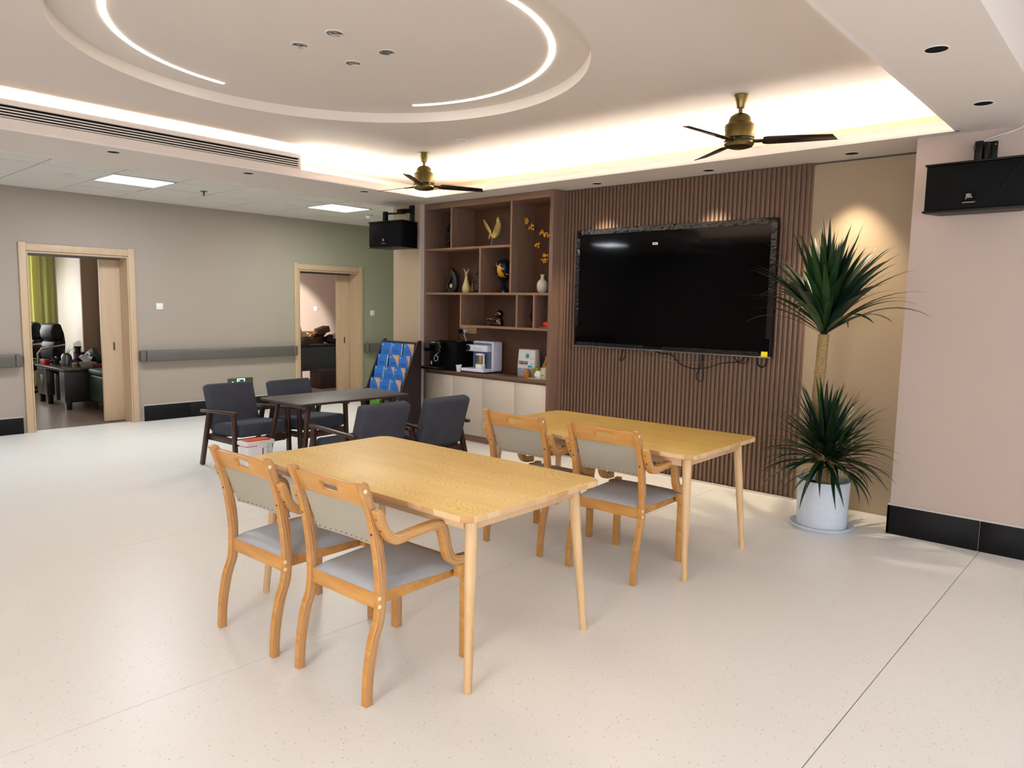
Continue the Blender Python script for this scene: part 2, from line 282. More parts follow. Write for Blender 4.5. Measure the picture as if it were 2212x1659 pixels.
# ================================================================== SETTING
# floor: base slab and vinyl sheets with welded seams
XS = [-9.9, -8.87, -6.87, -4.87, -2.87, -.82, 1.2, 2.75]
fl = G().bx(-16, 2.9, -3.3, 9.2, -.12, -.0035).obj('floor', M['seam'], **ST)
for a, b in zip(XS, XS[1:]): G().bx(a+.002, b-.002, -3.2, 8.7, -.0034, 0).obj('vinyl_sheet', M['floor'], fl, smooth=False)
G().bx(-15.2, -9.9, 1.4, 4.7, -.0034, 0).obj('office_floor', M['ofloor'], fl, smooth=False)
G().bx(-15.2, -9.9, 4.9, 9.0, -.0034, 0).obj('office_floor', M['ofloor'], fl, smooth=False)

# main ceiling with round recess
CX, CY, CR, ZC, ZR = -3.954, 2.756, 1.549, 3.07, 3.145
def rect_hit(a, x0, x1, y0, y1):
    dx, dy = math.cos(a), math.sin(a); t = 1e9
    if dx > 1e-9: t = min(t, (x1-CX)/dx)
    if dx < -1e-9: t = min(t, (x0-CX)/dx)
    if dy > 1e-9: t = min(t, (y1-CY)/dy)
    if dy < -1e-9: t = min(t, (y0-CY)/dy)
    return (CX+dx*t, CY+dy*t)
X0, X1, Y0, Y1 = -7.25, 2.75, -3.25, 6.5
ang = sorted([2*PI*i/120 for i in range(120)]+[math.atan2(y-CY, x-CX) % (2*PI) for x in (X0, X1) for y in (Y0, Y1)])
n = len(ang); g = G()
vs = [(CX+CR*math.cos(a), CY+CR*math.sin(a), ZC) for a in ang]+[rect_hit(a, X0, X1, Y0, Y1)+(ZC,) for a in ang]+[(CX+CR*math.cos(a), CY+CR*math.sin(a), ZR) for a in ang]
g.add(vs, [(i, (i+1) % n, n+(i+1) % n, n+i) for i in range(n)]+[(i, (i+1) % n, 2*n+(i+1) % n, 2*n+i) for i in range(n)]+[tuple(2*n+i for i in range(n))])
ceil = g.obj('ceiling', M['ceil'], kind='structure')
# dropped border (soffit) all round, with its lip and moulding
sof = G().bx(-7.25, -6.37, -.5, 6.5, 2.771, 2.80).bx(-6.37, -1.125, 5.60, 6.5, 2.771, 2.80).bx(-1.125, -.64, -.5, 6.5, 2.771, 2.80).bx(-6.37, -1.125, -.5, -.07, 2.771, 2.80)
sof.obj('ceiling_border', M['ceil'], ceil, smooth=False)
lip = G().bx(-6.40, -6.375, -.1, 5.62, 2.80, 2.85).bx(-6.40, -1.10, 5.605, 5.63, 2.80, 2.85).bx(-1.12, -1.095, -.1, 5.62, 2.80, 2.85).bx(-6.40, -1.1, -.1, -.075, 2.80, 2.85)
lip.obj('ceiling_lip', M['ceil'], ceil, smooth=False)
mo = G().bx(-6.37, -6.345, -.07, 5.60, 2.771, 2.787).bx(-6.37, -1.125, 5.575, 5.60, 2.771, 2.787).bx(-1.15, -1.125, -.07, 5.60, 2.771, 2.787)
mo.obj('ceiling_moulding', M['ceil2'], ceil, smooth=False)
G().bx(-7.27, -7.25, -3.25, 6.5, 2.765, 3.1).bx(-.66, -.64, -.5, 6.5, 2.80, 3.07).bx(-7.25, -.64, -.52, -.5, 2.771, 3.07).obj('ceiling_fascia', M['ceil'], ceil, smooth=False)
# corridor ceiling: 64 cm lay-in tiles
c2 = G().bx(-9.9, -7.25, -3.25, 8.7, 2.83, 2.9).obj('ceiling', M['tilegap'], **ST)
tx = [-9.796, -9.68, -9.11, -8.54, -7.97, -7.40, -7.27]
tiles = {}
for i, (a, b) in enumerate(zip(tx, tx[1:])):
    for k in range(-9, 10):
        y0 = 2.87+.64*k; y1 = y0+.64
        if y0 > 8.4: continue
        cx, cy = (a+b)/2, (y0+y1)/2
        if i == 3 and k in (0, 4, -5): continue
        key = round(b-a, 2)
        o = G().bx(-(b-a)/2+.006, (b-a)/2-.006, -.314, .314, 0, .012)
        if key not in tiles: tiles[key] = o.obj('ceiling_tile', M['tile'], c2, (0, 0, 0), smooth=False); oo = tiles[key]
        else: oo = tiles[key].copy(); COL.objects.link(oo); oo.parent = c2
        oo.location = (cx, cy, 2.815+R.uniform(-.001, .002)); oo.rotation_euler = (R.uniform(-.004, .004), R.uniform(-.004, .004), 0)
# corridor wall with two door openings
D1, D2 = (2.56, 3.66, 2.10), (6.08, 7.18, 2.06)
g = G()
for a, b in ((-3.25, D1[0]), (D1[1], D2[0]), (D2[1], 8.7)): g.bx(-9.996, -9.796, a, b, 0, 2.85)
for d in (D1, D2): g.bx(-9.996, -9.796, d[0], d[1], d[2], 2.85)
g.obj('wall_left', M['wallL'], **ST)
G().bx(-9.9, -7.2, 8.6, 8.8, 0, 2.9).obj('wall_back', M['wallL'], **ST)
G().bx(-7.27, 2.75, 6.37, 6.5, 0, 3.07).obj('wall_back', M['wallN'], **ST)
G().bx(-2.30, 2.75, 6.115, 6.37, 0, 2.757).obj('wall_back', M['wallN'], **ST)
G().bx(-2.30, -1.39, 6.109, 6.115, .34, 2.745).bx(-2.30, -1.39, 6.109, 6.115, .004, .334).obj('wall_panel', M['wallN'], bpy.data.objects['wall_back.002'], smooth=False)
G().bx(-7.27, -6.775, 5.86, 6.37, 0, 2.775).obj('wall_back', mat('pillar_warm_light_tint', '#b5a084', .75, spec=.3, bump=.1, bscale=300), **ST)   # pillar left of the cabinet, warm light wash painted into its colour
G().bx(-1.39, -.59, 5.67, 6.2, 0, 2.775).obj('wall_back', M['wall'], **ST)      # pillar right of the plant
G().bx(-7.27, -7.2, 6.3, 8.8, 0, 3.1).obj('wall_right', M['wallL'], **ST)
# right wall and the wall behind the camera, with windows
def winwall(name, axis, c0, c1, lo, hi, wins):
    g = G(); e = [lo]
    def b(a0, a1, z0, z1): g.bx(*( (c0, c1, a0, a1, z0, z1) if axis == 0 else (a0, a1, c0, c1, z0, z1)))
    p = lo
    for a, bb in wins: b(p, a, 0, 3.1); b(a, bb, 0, .55); b(a, bb, 2.55, 3.1); p = bb
    b(p, hi, 0, 3.1); return g.obj(name, M['wall'], **ST)
winwall('wall_right', 0, 2.75, 2.9, -3.3, 6.5, [(y-1, y+1) for y in (-1.2, 1.5, 4.2)])
winwall('wall_front', 1, -3.35, -3.2, -9.9, 2.9, [(x-1, x+1) for x in (-.6,)])
k = 0
for ax, cc, L in ((0, 2.83, (-1.2, 1.5, 4.2)), (1, -3.28, (-.6,))):
    for c in L:
        k += 1; g = G()
        for a0, a1, z0, z1 in ((c-1, c-.94, .55, 2.55), (c+.94, c+1, .55, 2.55), (c-.03, c+.03, .6, 2.5), (c-.94, c+.94, .55, .61), (c-.94, c+.94, 2.49, 2.55)):
            g.bx(*((cc-.03, cc+.03, a0, a1, z0, z1) if ax == 0 else (a0, a1, cc-.03, cc+.03, z0, z1)))
        g.obj('window_%d' % k, M['white'], **ST)
# black granite baseboards
def basetiles(name, segs, axis, c0, c1, h, mitre=None):
    root = None
    for a, b in segs:
        g = G().bx(*((c0, c1, a+.002, b-.002, 0, h) if axis == 0 else (a+.002, b-.002, c0, c1, 0, h)))
        if root is None: root = G().bx(*((c0, (c0+c1)/2, segs[0][0], segs[-1][1], 0, h+.012) if axis == 0 else (segs[0][0], segs[-1][1], (c0+c1)/2, c1, 0, h+.012))).obj(name, M['grout'], **ST)
        g.obj('granite_tile', M['granite'], root, bevel=.001, seg=1)
def cuts(a, b, s=.8):
    n = max(1, round((b-a)/s)); return [(a+(b-a)*i/n, a+(b-a)*(i+1)/n) for i in range(n)]
basetiles('baseboard_left', cuts(-3.2, 2.45), 0, -9.796, -9.766, .185)
basetiles('baseboard_left', [(3.79, 4.38), (4.38, 5.18), (5.18, 6.0)], 0, -9.796, -9.766, .20)
basetiles('baseboard_left', cuts(7.26, 8.6), 0, -9.796, -9.766, .20)
basetiles('baseboard_back', [(-1.40, -.83), (-.83, -.57)], 1, 5.645, 5.67, .205)
G().bx(-1.40, -1.385, 5.645, 6.1, 0, .205).obj('baseboard_right', M['granite'], **ST)
G().bx(-4.72, -2.236, 6.05, 6.075, 0, .012).obj('trim_1', M['grout'], **ST)
G().bx(-6.7745, -6.765, 5.86, 5.924, 0, 2.77).obj('pillar_lit_strip', mat('side_light_tint', '#c4bab0', .5), **ST)  # added strip, no real trim: window light on the pillar side painted pale
# sliding doors in their frames
for i, d in enumerate((D1, D2)):
    g = G().bx(-10.02, -9.776, d[0]+.001, d[0]+.015, 0, d[2]-.001).bx(-10.02, -9.776, d[1]-.015, d[1]-.001, 0, d[2]-.001).bx(-10.02, -9.776, d[0]+.015, d[1]-.015, d[2]-.016, d[2]-.001)
    fr = g.obj('door_%d' % (i+1), M['door'], **ST)
    G().bx(-9.80, -9.772, d[0]-.075, d[0]-.002, 0, d[2]+.10).obj('door_casing', M['door'], fr, bevel=.003)
    G().bx(-9.80, -9.772, d[1]+.002, d[1]+.075, 0, d[2]+.10).obj('door_casing', M['door'], fr, bevel=.003)
    G().bx(-9.80, -9.778, d[0]-.002, d[1]+.002, d[2]+.006, d[2]+.085).obj('door_casing', M['door'], fr, bevel=.002)
    e0 = 3.41 if i == 0 else 6.93
    lf = G().bx(-10.075, -10.035, e0, e0+1.1, .01, d[2]+.05).obj('door_leaf', M['door'], fr, bevel=.002)
    G().bx(-10.036, -10.030, d[1]-.12, d[1]-.10, .92, 1.02).obj('door_pull', M['steel'], lf)
    G().bx(-10.03, -10.0, d[0], d[1], d[2]-.04, d[2]-.016).obj('door_track', M['steel'], fr)
# rooms beyond
g = G().bx(-15.2, -15, 1.3, 4.54, 0, .75).bx(-15.2, -15, 1.3, 4.54, 2.6, 2.9).bx(-15.2, -15, 1.3, 2.1, 0, 2.9).bx(-15.2, -15, 3.95, 4.54, 0, 2.9)
g.bx(-15.2, -9.99, 1.2, 1.4, 0, 2.9)
g.obj('wall_left', M['whitewall'], **ST)
G().bx(-15.0, -13.5, 4.3, 4.6, 0, 2.85).obj('wall_left', M['whitewall'], **ST)
G().bx(-13.5, -13.46, 4.29, 4.6, 0, 2.85).bx(-13.5, -9.99, 4.54, 4.7, 0, 2.85).obj('wall_back', M['officewall'], **ST)
G().bx(-15.2, -9.99, 1.3, 4.7, 2.85, 2.9).bx(-15.2, -9.99, 4.9, 9.2, 2.85, 2.9).obj('ceiling', M['whitewall'], **ST)
G().bx(-12.75, -12.6, 4.9, 9.2, 0, 2.85).bx(-12.6, -9.99, 4.9, 5.05, 0, 2.85).bx(-12.6, -9.99, 9.05, 9.2, 0, 2.85).obj('wall_left', mat('room_paint', '#c2aa98', .8), **ST)
for y0, y1, nm in ((2.1, 3.95, 'window_5'),):
    G().bx(-15.12, -15.06, y0, y0+.06, .75, 2.6).bx(-15.12, -15.06, y1-.06, y1, .75, 2.6).bx(-15.12, -15.06, 3.0, 3.06, .75, 2.6).bx(-15.12, -15.06, y0, y1, .75, .81).obj(nm, M['white'], **ST)
# lime curtains
g = G(); A = []; B = []
for i in range(121):
    t = i/120; y = 3.05+1.24*t; d = .05*math.sin(t*75)+.02*math.sin(t*31+1)
    A.append((-14.78+d, y)); B.append((-14.772+d, y))
G().strip(A, B, 2, .03, 2.8).obj('curtain', M['curtain'])
tag(bpy.data.objects['curtain'], 'lime green pleated curtain in the room behind the left doorway', 'curtain')

# ================================================================== WALL AND CEILING FITTINGS
# slatted wall behind the screen
t = thing('slat_wall_panel', 'brown fluted wooden wall panelling behind the large screen', 'wall panel', (-4.745, 6.10, 0))
G().bx(0, 2.51, 0, .015, .012, 2.765).obj('backing', M['slat'], t, smooth=False)
NS = 60; p = 2.51/NS
sl = G().prism([(.004, .0), (.007, -.022), (p-.016, -.022), (p-.013, 0)], 2, .014, 2.763)
sm = sl.mesh(bevel=.0015, seg=1)
sm.materials.append(M['slat'])
for i in range(NS):
    o = bpy.data.objects.new('slat', sm); COL.objects.link(o); o.parent = t; o.location = (p*i, 0, 0)
# light switches
t = thing('light_switch', 'white square wall switch between the two doorways', 'switch', (-9.796, 4.035, 1.485))
G().bx(0, .009, -.043, .043, -.043, .043).obj('plate', M['white'], t, bevel=.004); G().bx(.009, .013, -.034, .034, -.034, .034).obj('rocker', M['white'], t, bevel=.002)
dup(t, (-9.796, 7.455, 1.42), 0, 'white square wall switch right of the narrow doorway, above the short handrail')
dup(t, (-12.6, 8.20, 1.45), 0, 'white switch on the sunlit wall of the far room')
# handrails
def rail(y0, y1, label):
    t = thing('handrail', label, 'handrail', (-9.796, 0, .85), 0, 'grey corridor handrails')
    pr = [(.02, -.073), (.085, -.073), (.095, -.05), (.095, .05), (.085, .073), (.05, .073), (.02, .06)]
    G().prism(pr, 1, y0+.075, y1-.075).obj('rail', M['grey'], t, bevel=.006)
    for a, b, s in ((y0, y0+.073, 0), (y1-.073, y1, 1)):
        G().bx(.0, .095, a, b, -.074, .074).obj('end_cap', M['grey'], t, bevel=.022, seg=4)
    if y1-y0 > .8:
        for y in (y0+.3, (y0+y1)/2, y1-.3): G().bx(0, .03, y-.03, y+.03, -.04, .04).obj('bracket', M['steel'], t)
rail(3.75, 6.01, 'long grey vinyl handrail on the wall between the two doorways')
rail(-2.5, 2.46, 'grey vinyl handrail left of the left doorway, only its end in view')
rail(7.28, 8.55, 'short grey vinyl handrail partly hidden behind the brochure rack')
# floor level exit sign
t = thing('exit_sign', 'low green glowing escape sign on the wall behind the left armchairs', 'exit sign', (-9.796, 5.125, .41))
G().bx(0, .012, -.19, .19, -.075, .075).obj('plate', M['exitp'], t, bevel=.006)
g = G().bx(.012, .014, -.055, -.042, -.03, .066).bx(.012, .014, .05, .063, -.03, .066).bx(.012, .014, -.042, .05, .054, .066)
g.obj('door_symbol', M['green_led'], t, smooth=False)
g = G().ball((.013, -.022, .036), .009, 8, (.2, 1, 1)).bx(.012, .014, -.02, .03, .012, .022).bx(.012, .014, -.005, .005, -.02, .02).bx(.012, .014, .0, .025, -.028, -.018)
g.obj('running_figure', M['green_led'], t, smooth=False)
g = G().prism([(-.16, .0), (-.125, .028), (-.105, .028), (-.13, .006), (-.075, .006), (-.075, -.006), (-.13, -.006), (-.105, -.028), (-.125, -.028)], 0, .012, .014)
g.obj('arrow', M['green_led'], t, smooth=False)
# ceiling panels (corridor)
for i, (x, y) in enumerate(((-8.255, 3.19), (-8.255, 5.75), (-8.255, -.01))):
    t = thing('ceiling_light_panel', ('bright square ceiling light panel nearer the left doorway', 'bright square ceiling light panel above the narrow doorway', 'square ceiling light panel out of view to the left')[i], 'ceiling light', (x, y, 2.815), 0, 'corridor ceiling light panels')
    G().bx(-.282, .282, -.317, -.305, -.006, .004).bx(-.282, .282, .305, .317, -.006, .004).bx(-.282, -.27, -.305, .305, -.006, .004).bx(.27, .282, -.305, .305, -.006, .004).obj('frame', M['white'], t)
    G().bx(-.27, .27, -.305, .305, -.002, .004).obj('diffuser', M['panel'], t, smooth=False)
# sprinkler, detector, round speakers
t = thing('sprinkler', 'small metal sprinkler head hanging from the corridor ceiling tiles', 'sprinkler', (-8.34, 3.97, 2.815))
G().lathe([(0, 0), (.04, 0), (.04, -.004), (.012, -.01), (0, -.01)], 16).obj('escutcheon', M['steel'], t)
G().tube([(-.01, 0, -.01), (-.012, 0, -.03), (-.005, 0, -.045)], .003, 6).tube([(.01, 0, -.01), (.012, 0, -.03), (.005, 0, -.045)], .003, 6).tube([(0, 0, -.01), (0, 0, -.045)], .003, 6).obj('frame', M['brassd'], t)
G().lathe([(0, -.045), (.02, -.046), (.02, -.049), (0, -.05)], 12).obj('deflector', M['steel'], t)
t = thing('smoke_detector', 'round white smoke detector on the corridor ceiling near the speaker', 'smoke detector', (-8.51, 6.41, 2.815))
G().lathe([(0, 0), (.06, 0), (.06, -.015), (.05, -.025), (0, -.025)], 20).obj('base', M['offwhite'], t); G().lathe([(.04, -.025), (.038, -.045), (.025, -.05), (0, -.05)], 20).obj('sensor', M['white'], t); G().lathe([(.036, -.03), (.0385, -.034), (.036, -.038)], 20).obj('vent_ring', M['black'], t)
for x, y, z, lb in ((-8.36, 2.6, 2.815, 'round flush white ceiling speaker left of the corridor light panels'), (-8.46, 5.15, 2.815, 'round flush white ceiling speaker between the two corridor light panels'), (-4.93, 4.76, 3.07, 'small round white fitting on the ceiling between the two fans')):
    t = thing('ceiling_speaker', lb, 'ceiling speaker', (x, y, z)); rr = .09 if z < 3 else .055
    G().lathe([(rr, 0), (rr, -.004), (rr-.01, -.006), (rr-.012, -.002)], 28).obj('rim', M['white'], t); G().lathe([(0, -.001), (rr-.011, -.003)], 28).obj('grille', M['offwhite'], t)
# downlights
def downlight(x, y, z, lb, chrome=False, grp=None):
    t = thing('downlight', lb, 'downlight', (x, y, z), 0, grp); r = .049
    G().lathe([(r+.005, 0), (r+.005, -.0015), (r, -.003), (r-.002, -.001)], 28).obj('trim_ring', M['white'], t)
    if chrome: G().lathe([(r-.002, -.003), (r-.012, -.0005), (.012, -.0006), (0, -.0022)], 28).obj('reflector', M['chrome'], t)
    else: G().lathe([(0, -.0012), (r-.002, -.0018)], 28).obj('baffle', M['blackm'], t)
nm = ['nearest the left edge', 'in the middle', 'nearest the corner']
for i, y in enumerate((2.37, 3.55, 4.88)): downlight(-6.55, y, 2.771, 'black recessed downlight in the left ceiling border, the one '+nm[i], grp='border downlights')
for i, x in enumerate((-4.23, -3.06, -1.89)): downlight(x, 5.9, 2.771, 'black recessed downlight in the border over the '+('left part of the slatted wall', 'right part of the slatted wall', 'palm plant')[i], grp='border downlights')
for i, y in enumerate((3.83, 4.95)): downlight(-.89, y, 2.771, 'large black recessed downlight in the right ceiling border, '+('nearer the picture top', 'above the wall speaker')[i], grp='border downlights')
for (x, y), l in zip(((-3.77, 2.60), (-4.11, 2.58), (-3.79, 3.0), (-4.13, 2.99)), ('top', 'left', 'right', 'bottom')): downlight(x, y, ZR, 'silver reflector spotlight in the round recess, %s one of the four' % l, True, 'four recess spotlights')
# curved LED profiles in the round recess
for a0, a1, lb in ((1, 120, 'right curved glowing light strip in the round ceiling recess'), (185, 305, 'left curved glowing light strip in the round ceiling recess')):
    g = G(); r1, r2 = 1.287, 1.313; n = 60
    A = [(CX+r1*math.cos(math.radians(a0+(a1-a0)*i/n)), .024+CY+r1*math.sin(math.radians(a0+(a1-a0)*i/n))) for i in range(n+1)]; B = [(CX+r2*math.cos(math.radians(a0+(a1-a0)*i/n)), .024+CY+r2*math.sin(math.radians(a0+(a1-a0)*i/n))) for i in range(n+1)]
    tag(g.strip(A, B, 2, ZR-.004, ZR+.001).obj('light_strip', M['led'], smooth=False), lb, 'light strip', 'recess light strips')
# linear air grille in the cove
t = thing('air_grille', 'long white slotted air grille along the left ceiling cove', 'air vent', (-6.372, 0, 2.85))
G().bx(-.03, .0, -.1, 4.0, .105, .145).bx(-.03, 0, -.1, 4.0, 0, .01).bx(-.03, 0, 3.98, 4.0, .01, .105).obj('frame', M['ceil'], t, smooth=False)
G().bx(-.03, -.026, -.1, 3.99, .005, .105).obj('backing', M['blackm'], t, smooth=False)
for k in range(4): G().add([(-.010, -.1, .0165+.0205*k), (.0, -.1, .015+.0205*k), (.0, -.1, .0245+.0205*k), (-.010, -.1, .0205+.0205*k), (-.010, 3.98, .0165+.0205*k), (.0, 3.98, .015+.0205*k), (.0, 3.98, .0245+.0205*k), (-.010, 3.98, .0205+.0205*k)], [(0, 1, 2, 3), (7, 6, 5, 4), (0, 4, 5, 1), (1, 5, 6, 2), (2, 6, 7, 3), (3, 7, 4, 0)]).obj('slat', M['ceil'], t, smooth=False)

# ceiling fans
def fan(x, y, rz, label):
    t = thing('ceiling_fan', label, 'ceiling fan', (x, y, 3.07), rz, 'brass ceiling fans')
    g = G().lathe([(0, -.002), (.05, -.004), (.056, -.008), (.042, -.035), (.031, -.065), (.028, -.09), (0, -.092)], 10); g.obj('canopy', M['brass'], t, ang=20)
    G().lathe([(.03, 0), (.034, -.012), (.02, -.016)], 20).obj('mount_ring', M['steel'], t)
    G().tube([(0, 0, -.08), (0, 0, -.14)], .014, 14).obj('rod', M['brass'], t)
    G().lathe([(0, -.128), (.04, -.13), (.066, -.148), (.078, -.175), (.080, -.192), (.096, -.20), (.105, -.215), (.103, -.295), (.098, -.30), (0, -.30)], 40).obj('motor', M['brass'], t)
    G().lathe([(.095, -.298), (.104, -.302), (.104, -.316), (.095, -.318), (0, -.318)], 40).obj('motor_collar', M['blackg'], t)
    G().lathe([(0, -.316), (.098, -.318), (.102, -.335), (.092, -.352), (.06, -.362), (0, -.364)], 40).obj('hub', M['brass'], t)
    for k in range(3):
        a = 2*PI*k/3; m = Matrix.Rotation(a, 4, 'Z') @ Matrix.Translation((0, 0, -.318)) @ Matrix.Rotation(math.radians(-13), 4, 'X')
        ps = [(.16, -.052), (.19, -.062), (.40, -.055), (.60, -.045), (.64, .040), (.40, .05), (.19, .056), (.16, .045)]
        g = G().prism(ps, 2, -.003, .003); g.v = [tuple(m @ Vector(v)) for v in g.v]; bl = g.obj('blade', M['blade'], t, bevel=.0015, seg=1)
        g = G().bar((.09, 0, 0), (.165, 0, 0), .03, .012, (0, 1, 0)).bx(.165, .26, -.022, -.008, -.009, -.003).bx(.165, .26, .008, .022, -.009, -.003).bx(.155, .18, -.028, .028, -.01, -.002)
        g.v = [tuple(m @ Vector(v)) for v in g.v]; g.obj('blade_bracket', M['brassd'], bl, bevel=.001, seg=1)
    return t
fan(-2.35, 4.96, math.radians(23), 'brass ceiling fan with brown blades nearer the camera, on the right')
fan(-5.63, 4.92, math.radians(64), 'brass ceiling fan with brown blades farther away, above the shelving unit')

# wall speakers
def speaker(x, y, rz, wd, z0, z1, d, label, backy, bx):
    t = thing('wall_speaker', label, 'speaker', (x, y, z0), rz, 'black wall speakers'); h = z1-z0
    G().prism([(-wd/2, .015), (wd/2, .015), (wd/2, .06), (wd/2-.05, d), (-wd/2+.05, d), (-wd/2, .06)], 2, .012, h-.012).obj('cabinet', M['blackm'], t, bevel=.003)
    for a, b in ((0, .012), (h-.012, h)): G().prism([(-wd/2-.008, 0), (wd/2+.008, 0), (wd/2+.008, .06), (wd/2-.045, d+.005), (-wd/2+.045, d+.005), (-wd/2-.008, .06)], 2, a, b).obj('end_plate', M['black'], t, bevel=.002)
    G().bx(-wd/2+.004, wd/2-.004, .006, .018, .014, h-.014).obj('grille', mat('grille_cloth', '#040405', .6, spec=.15, bump=.6, bscale=900), t, bevel=.003)
    for s in (-1, 1):
        pts = [(s*(.27-.12*math.sin(q*PI/16)-.0) if False else s*(wd/2-.02-.12*math.sin(q*PI/24)), .005, h-.03-(h-.06)*q/12) for q in range(0, 10)]
        G().tube(pts, .0015, 4).obj('grille_rib', M['black'], t)
    G().bx(-.035-.02, .035-.02, .003, .007, .055, .115).obj('badge', M['blackm'], t)
    text('badge_lettering', 'JBL', .036, M['offwhite'], t, (-.02, .0025, .09), (PI/2, 0, 0), sx=.8)
    text('badge_lettering', 'ENTERTAINMENT', .009, M['offwhite'], t, (-.02, .0025, .05), (PI/2, 0, 0))
    return t
sp1 = speaker(-6.97, 5.48, math.radians(3), .57, 2.236, 2.546, .31, 'black wall speaker on a bracket left of the shelving unit', 0, 0)
G().bx(.05, .13, .345, .36, .32, .52).obj('wall_plate', M['black'], sp1, bevel=.002)
G().bar((.09, .35, .46), (.09, .15, .43), .05, .09, (0, 0, 1)).obj('pivot_block', M['black'], sp1, bevel=.004)
G().bar((.09, .25, .42), (-.12, .12, .41), .02, .02, (0, 0, 1)).obj('arm', M['black'], sp1, bevel=.002)
G().bar((-.12, .12, .43), (-.12, .12, .30), .05, .05, (1, 0, 0)).lathe([(.028, .405), (.034, .42), (.028, .435), (0, .435)], 12, (-.12, .12, 0)).obj('clamp', M['black'], sp1, bevel=.004)
sp2 = speaker(-.985, 5.39, math.radians(-2), .55, 2.232, 2.54, .22, 'black wall speaker on the pillar at the right edge', 0, 0)
G().bx(-.06, .06, .262, .272, .27, .46).obj('wall_plate', M['black'], sp2, bevel=.002)
G().bx(-.045, .0, .15, .265, .29, .45).bx(.01, .03, .15, .265, .30, .44).obj('pivot_block', M['black'], sp2, bevel=.003)
for x, z in ((-.048, .44), (.048, .44), (.048, .30)): G().lathe([(0, 0), (.006, 0), (.006, .006), (0, .008)], 8).obj('bolt', M['brass'], sp2, (x, .262, z)).rotation_euler.x = PI/2
G().tube([(-.03, .13, .40), (-.045, .13, .41)], .006, 6).tube([(-.045, .13, .43), (-.045, .13, .385)], .004, 6).obj('wing_nut', M['steel'], sp2)
tag(G().tube([(-7.02, 5.82, 2.771), (-7.0, 5.80, 2.73), (-6.97, 5.78, 2.68), (-6.96, 5.76, 2.64)], .004, 6).obj('cable', M['offwhite']), 'short pale cable from the ceiling to the left speaker bracket', 'cable')
tag(G().tube([(-1.0, 5.60, 2.68), (-.96, 5.60, 2.70), (-.9, 5.62, 2.72), (-.82, 5.64, 2.745), (-.78, 5.65, 2.765)], .004, 6).tube([(-1.0, 5.61, 2.675), (-.9, 5.64, 2.71), (-.8, 5.655, 2.755)], .003, 6).obj('cable', M['offwhite']), 'pale cable running from the ceiling to the right speaker', 'cable')

# ================================================================== FURNITURE
# wooden dining tables
def dtable(x0, x1, y0, y1, rz, topm, label):
    cx, cy = (x0+x1)/2, (y0+y1)/2; W, D = (x1-x0)/2, (y1-y0)/2
    t = thing('dining_table', label, 'table', (cx, cy, 0), rz)
    tt = G().prism(rrect(-W, W, -D, D, .07, 8), 2, .727, .755).obj('tabletop', [topm, M['block']], t, bevel=.004)
    for f in tt.data.polygons:
        if f.normal.z < .75: f.material_index = 1
    G().prism(rrect(-W+.001, W-.001, -D+.001, D-.001, .07, 8), 2, .7265, .7455).v
    g = G(); segs = []
    for s in (-1, 1):
        G().bx(-W+.12, W-.12, s*(D-.105)-.011, s*(D-.105)+.011, .665, .727).obj('apron', M['edge'], t, bevel=.002)
        G().bx(s*(W-.085)-.011, s*(W-.085)+.011, -D+.12, D-.12, .672, .727).obj('apron', M['edge'], t, bevel=.002)
    for sx in (-1, 1):
        for sy in (-1, 1):
            a = Vector((sx*(W-.095), sy*(D-.115), .727)); b = Vector((sx*(W-.05), sy*(D-.058), 0))
            G().tube([b, b+(a-b)*.03, b+(a-b)*.5, a], [.0165, .0175, .0225, .028], 20).obj('leg', M['leg'], t)
    return t
dtable(-3.605, -1.965, 1.935, 2.865, math.radians(1), M['top1'], 'light wooden dining table nearer the camera, with arched grain on its top')
dtable(-3.59, -1.94, 3.685, 4.605, math.radians(1), M['top2'], 'yellowish wooden dining table farther away, standing before the slatted wall')

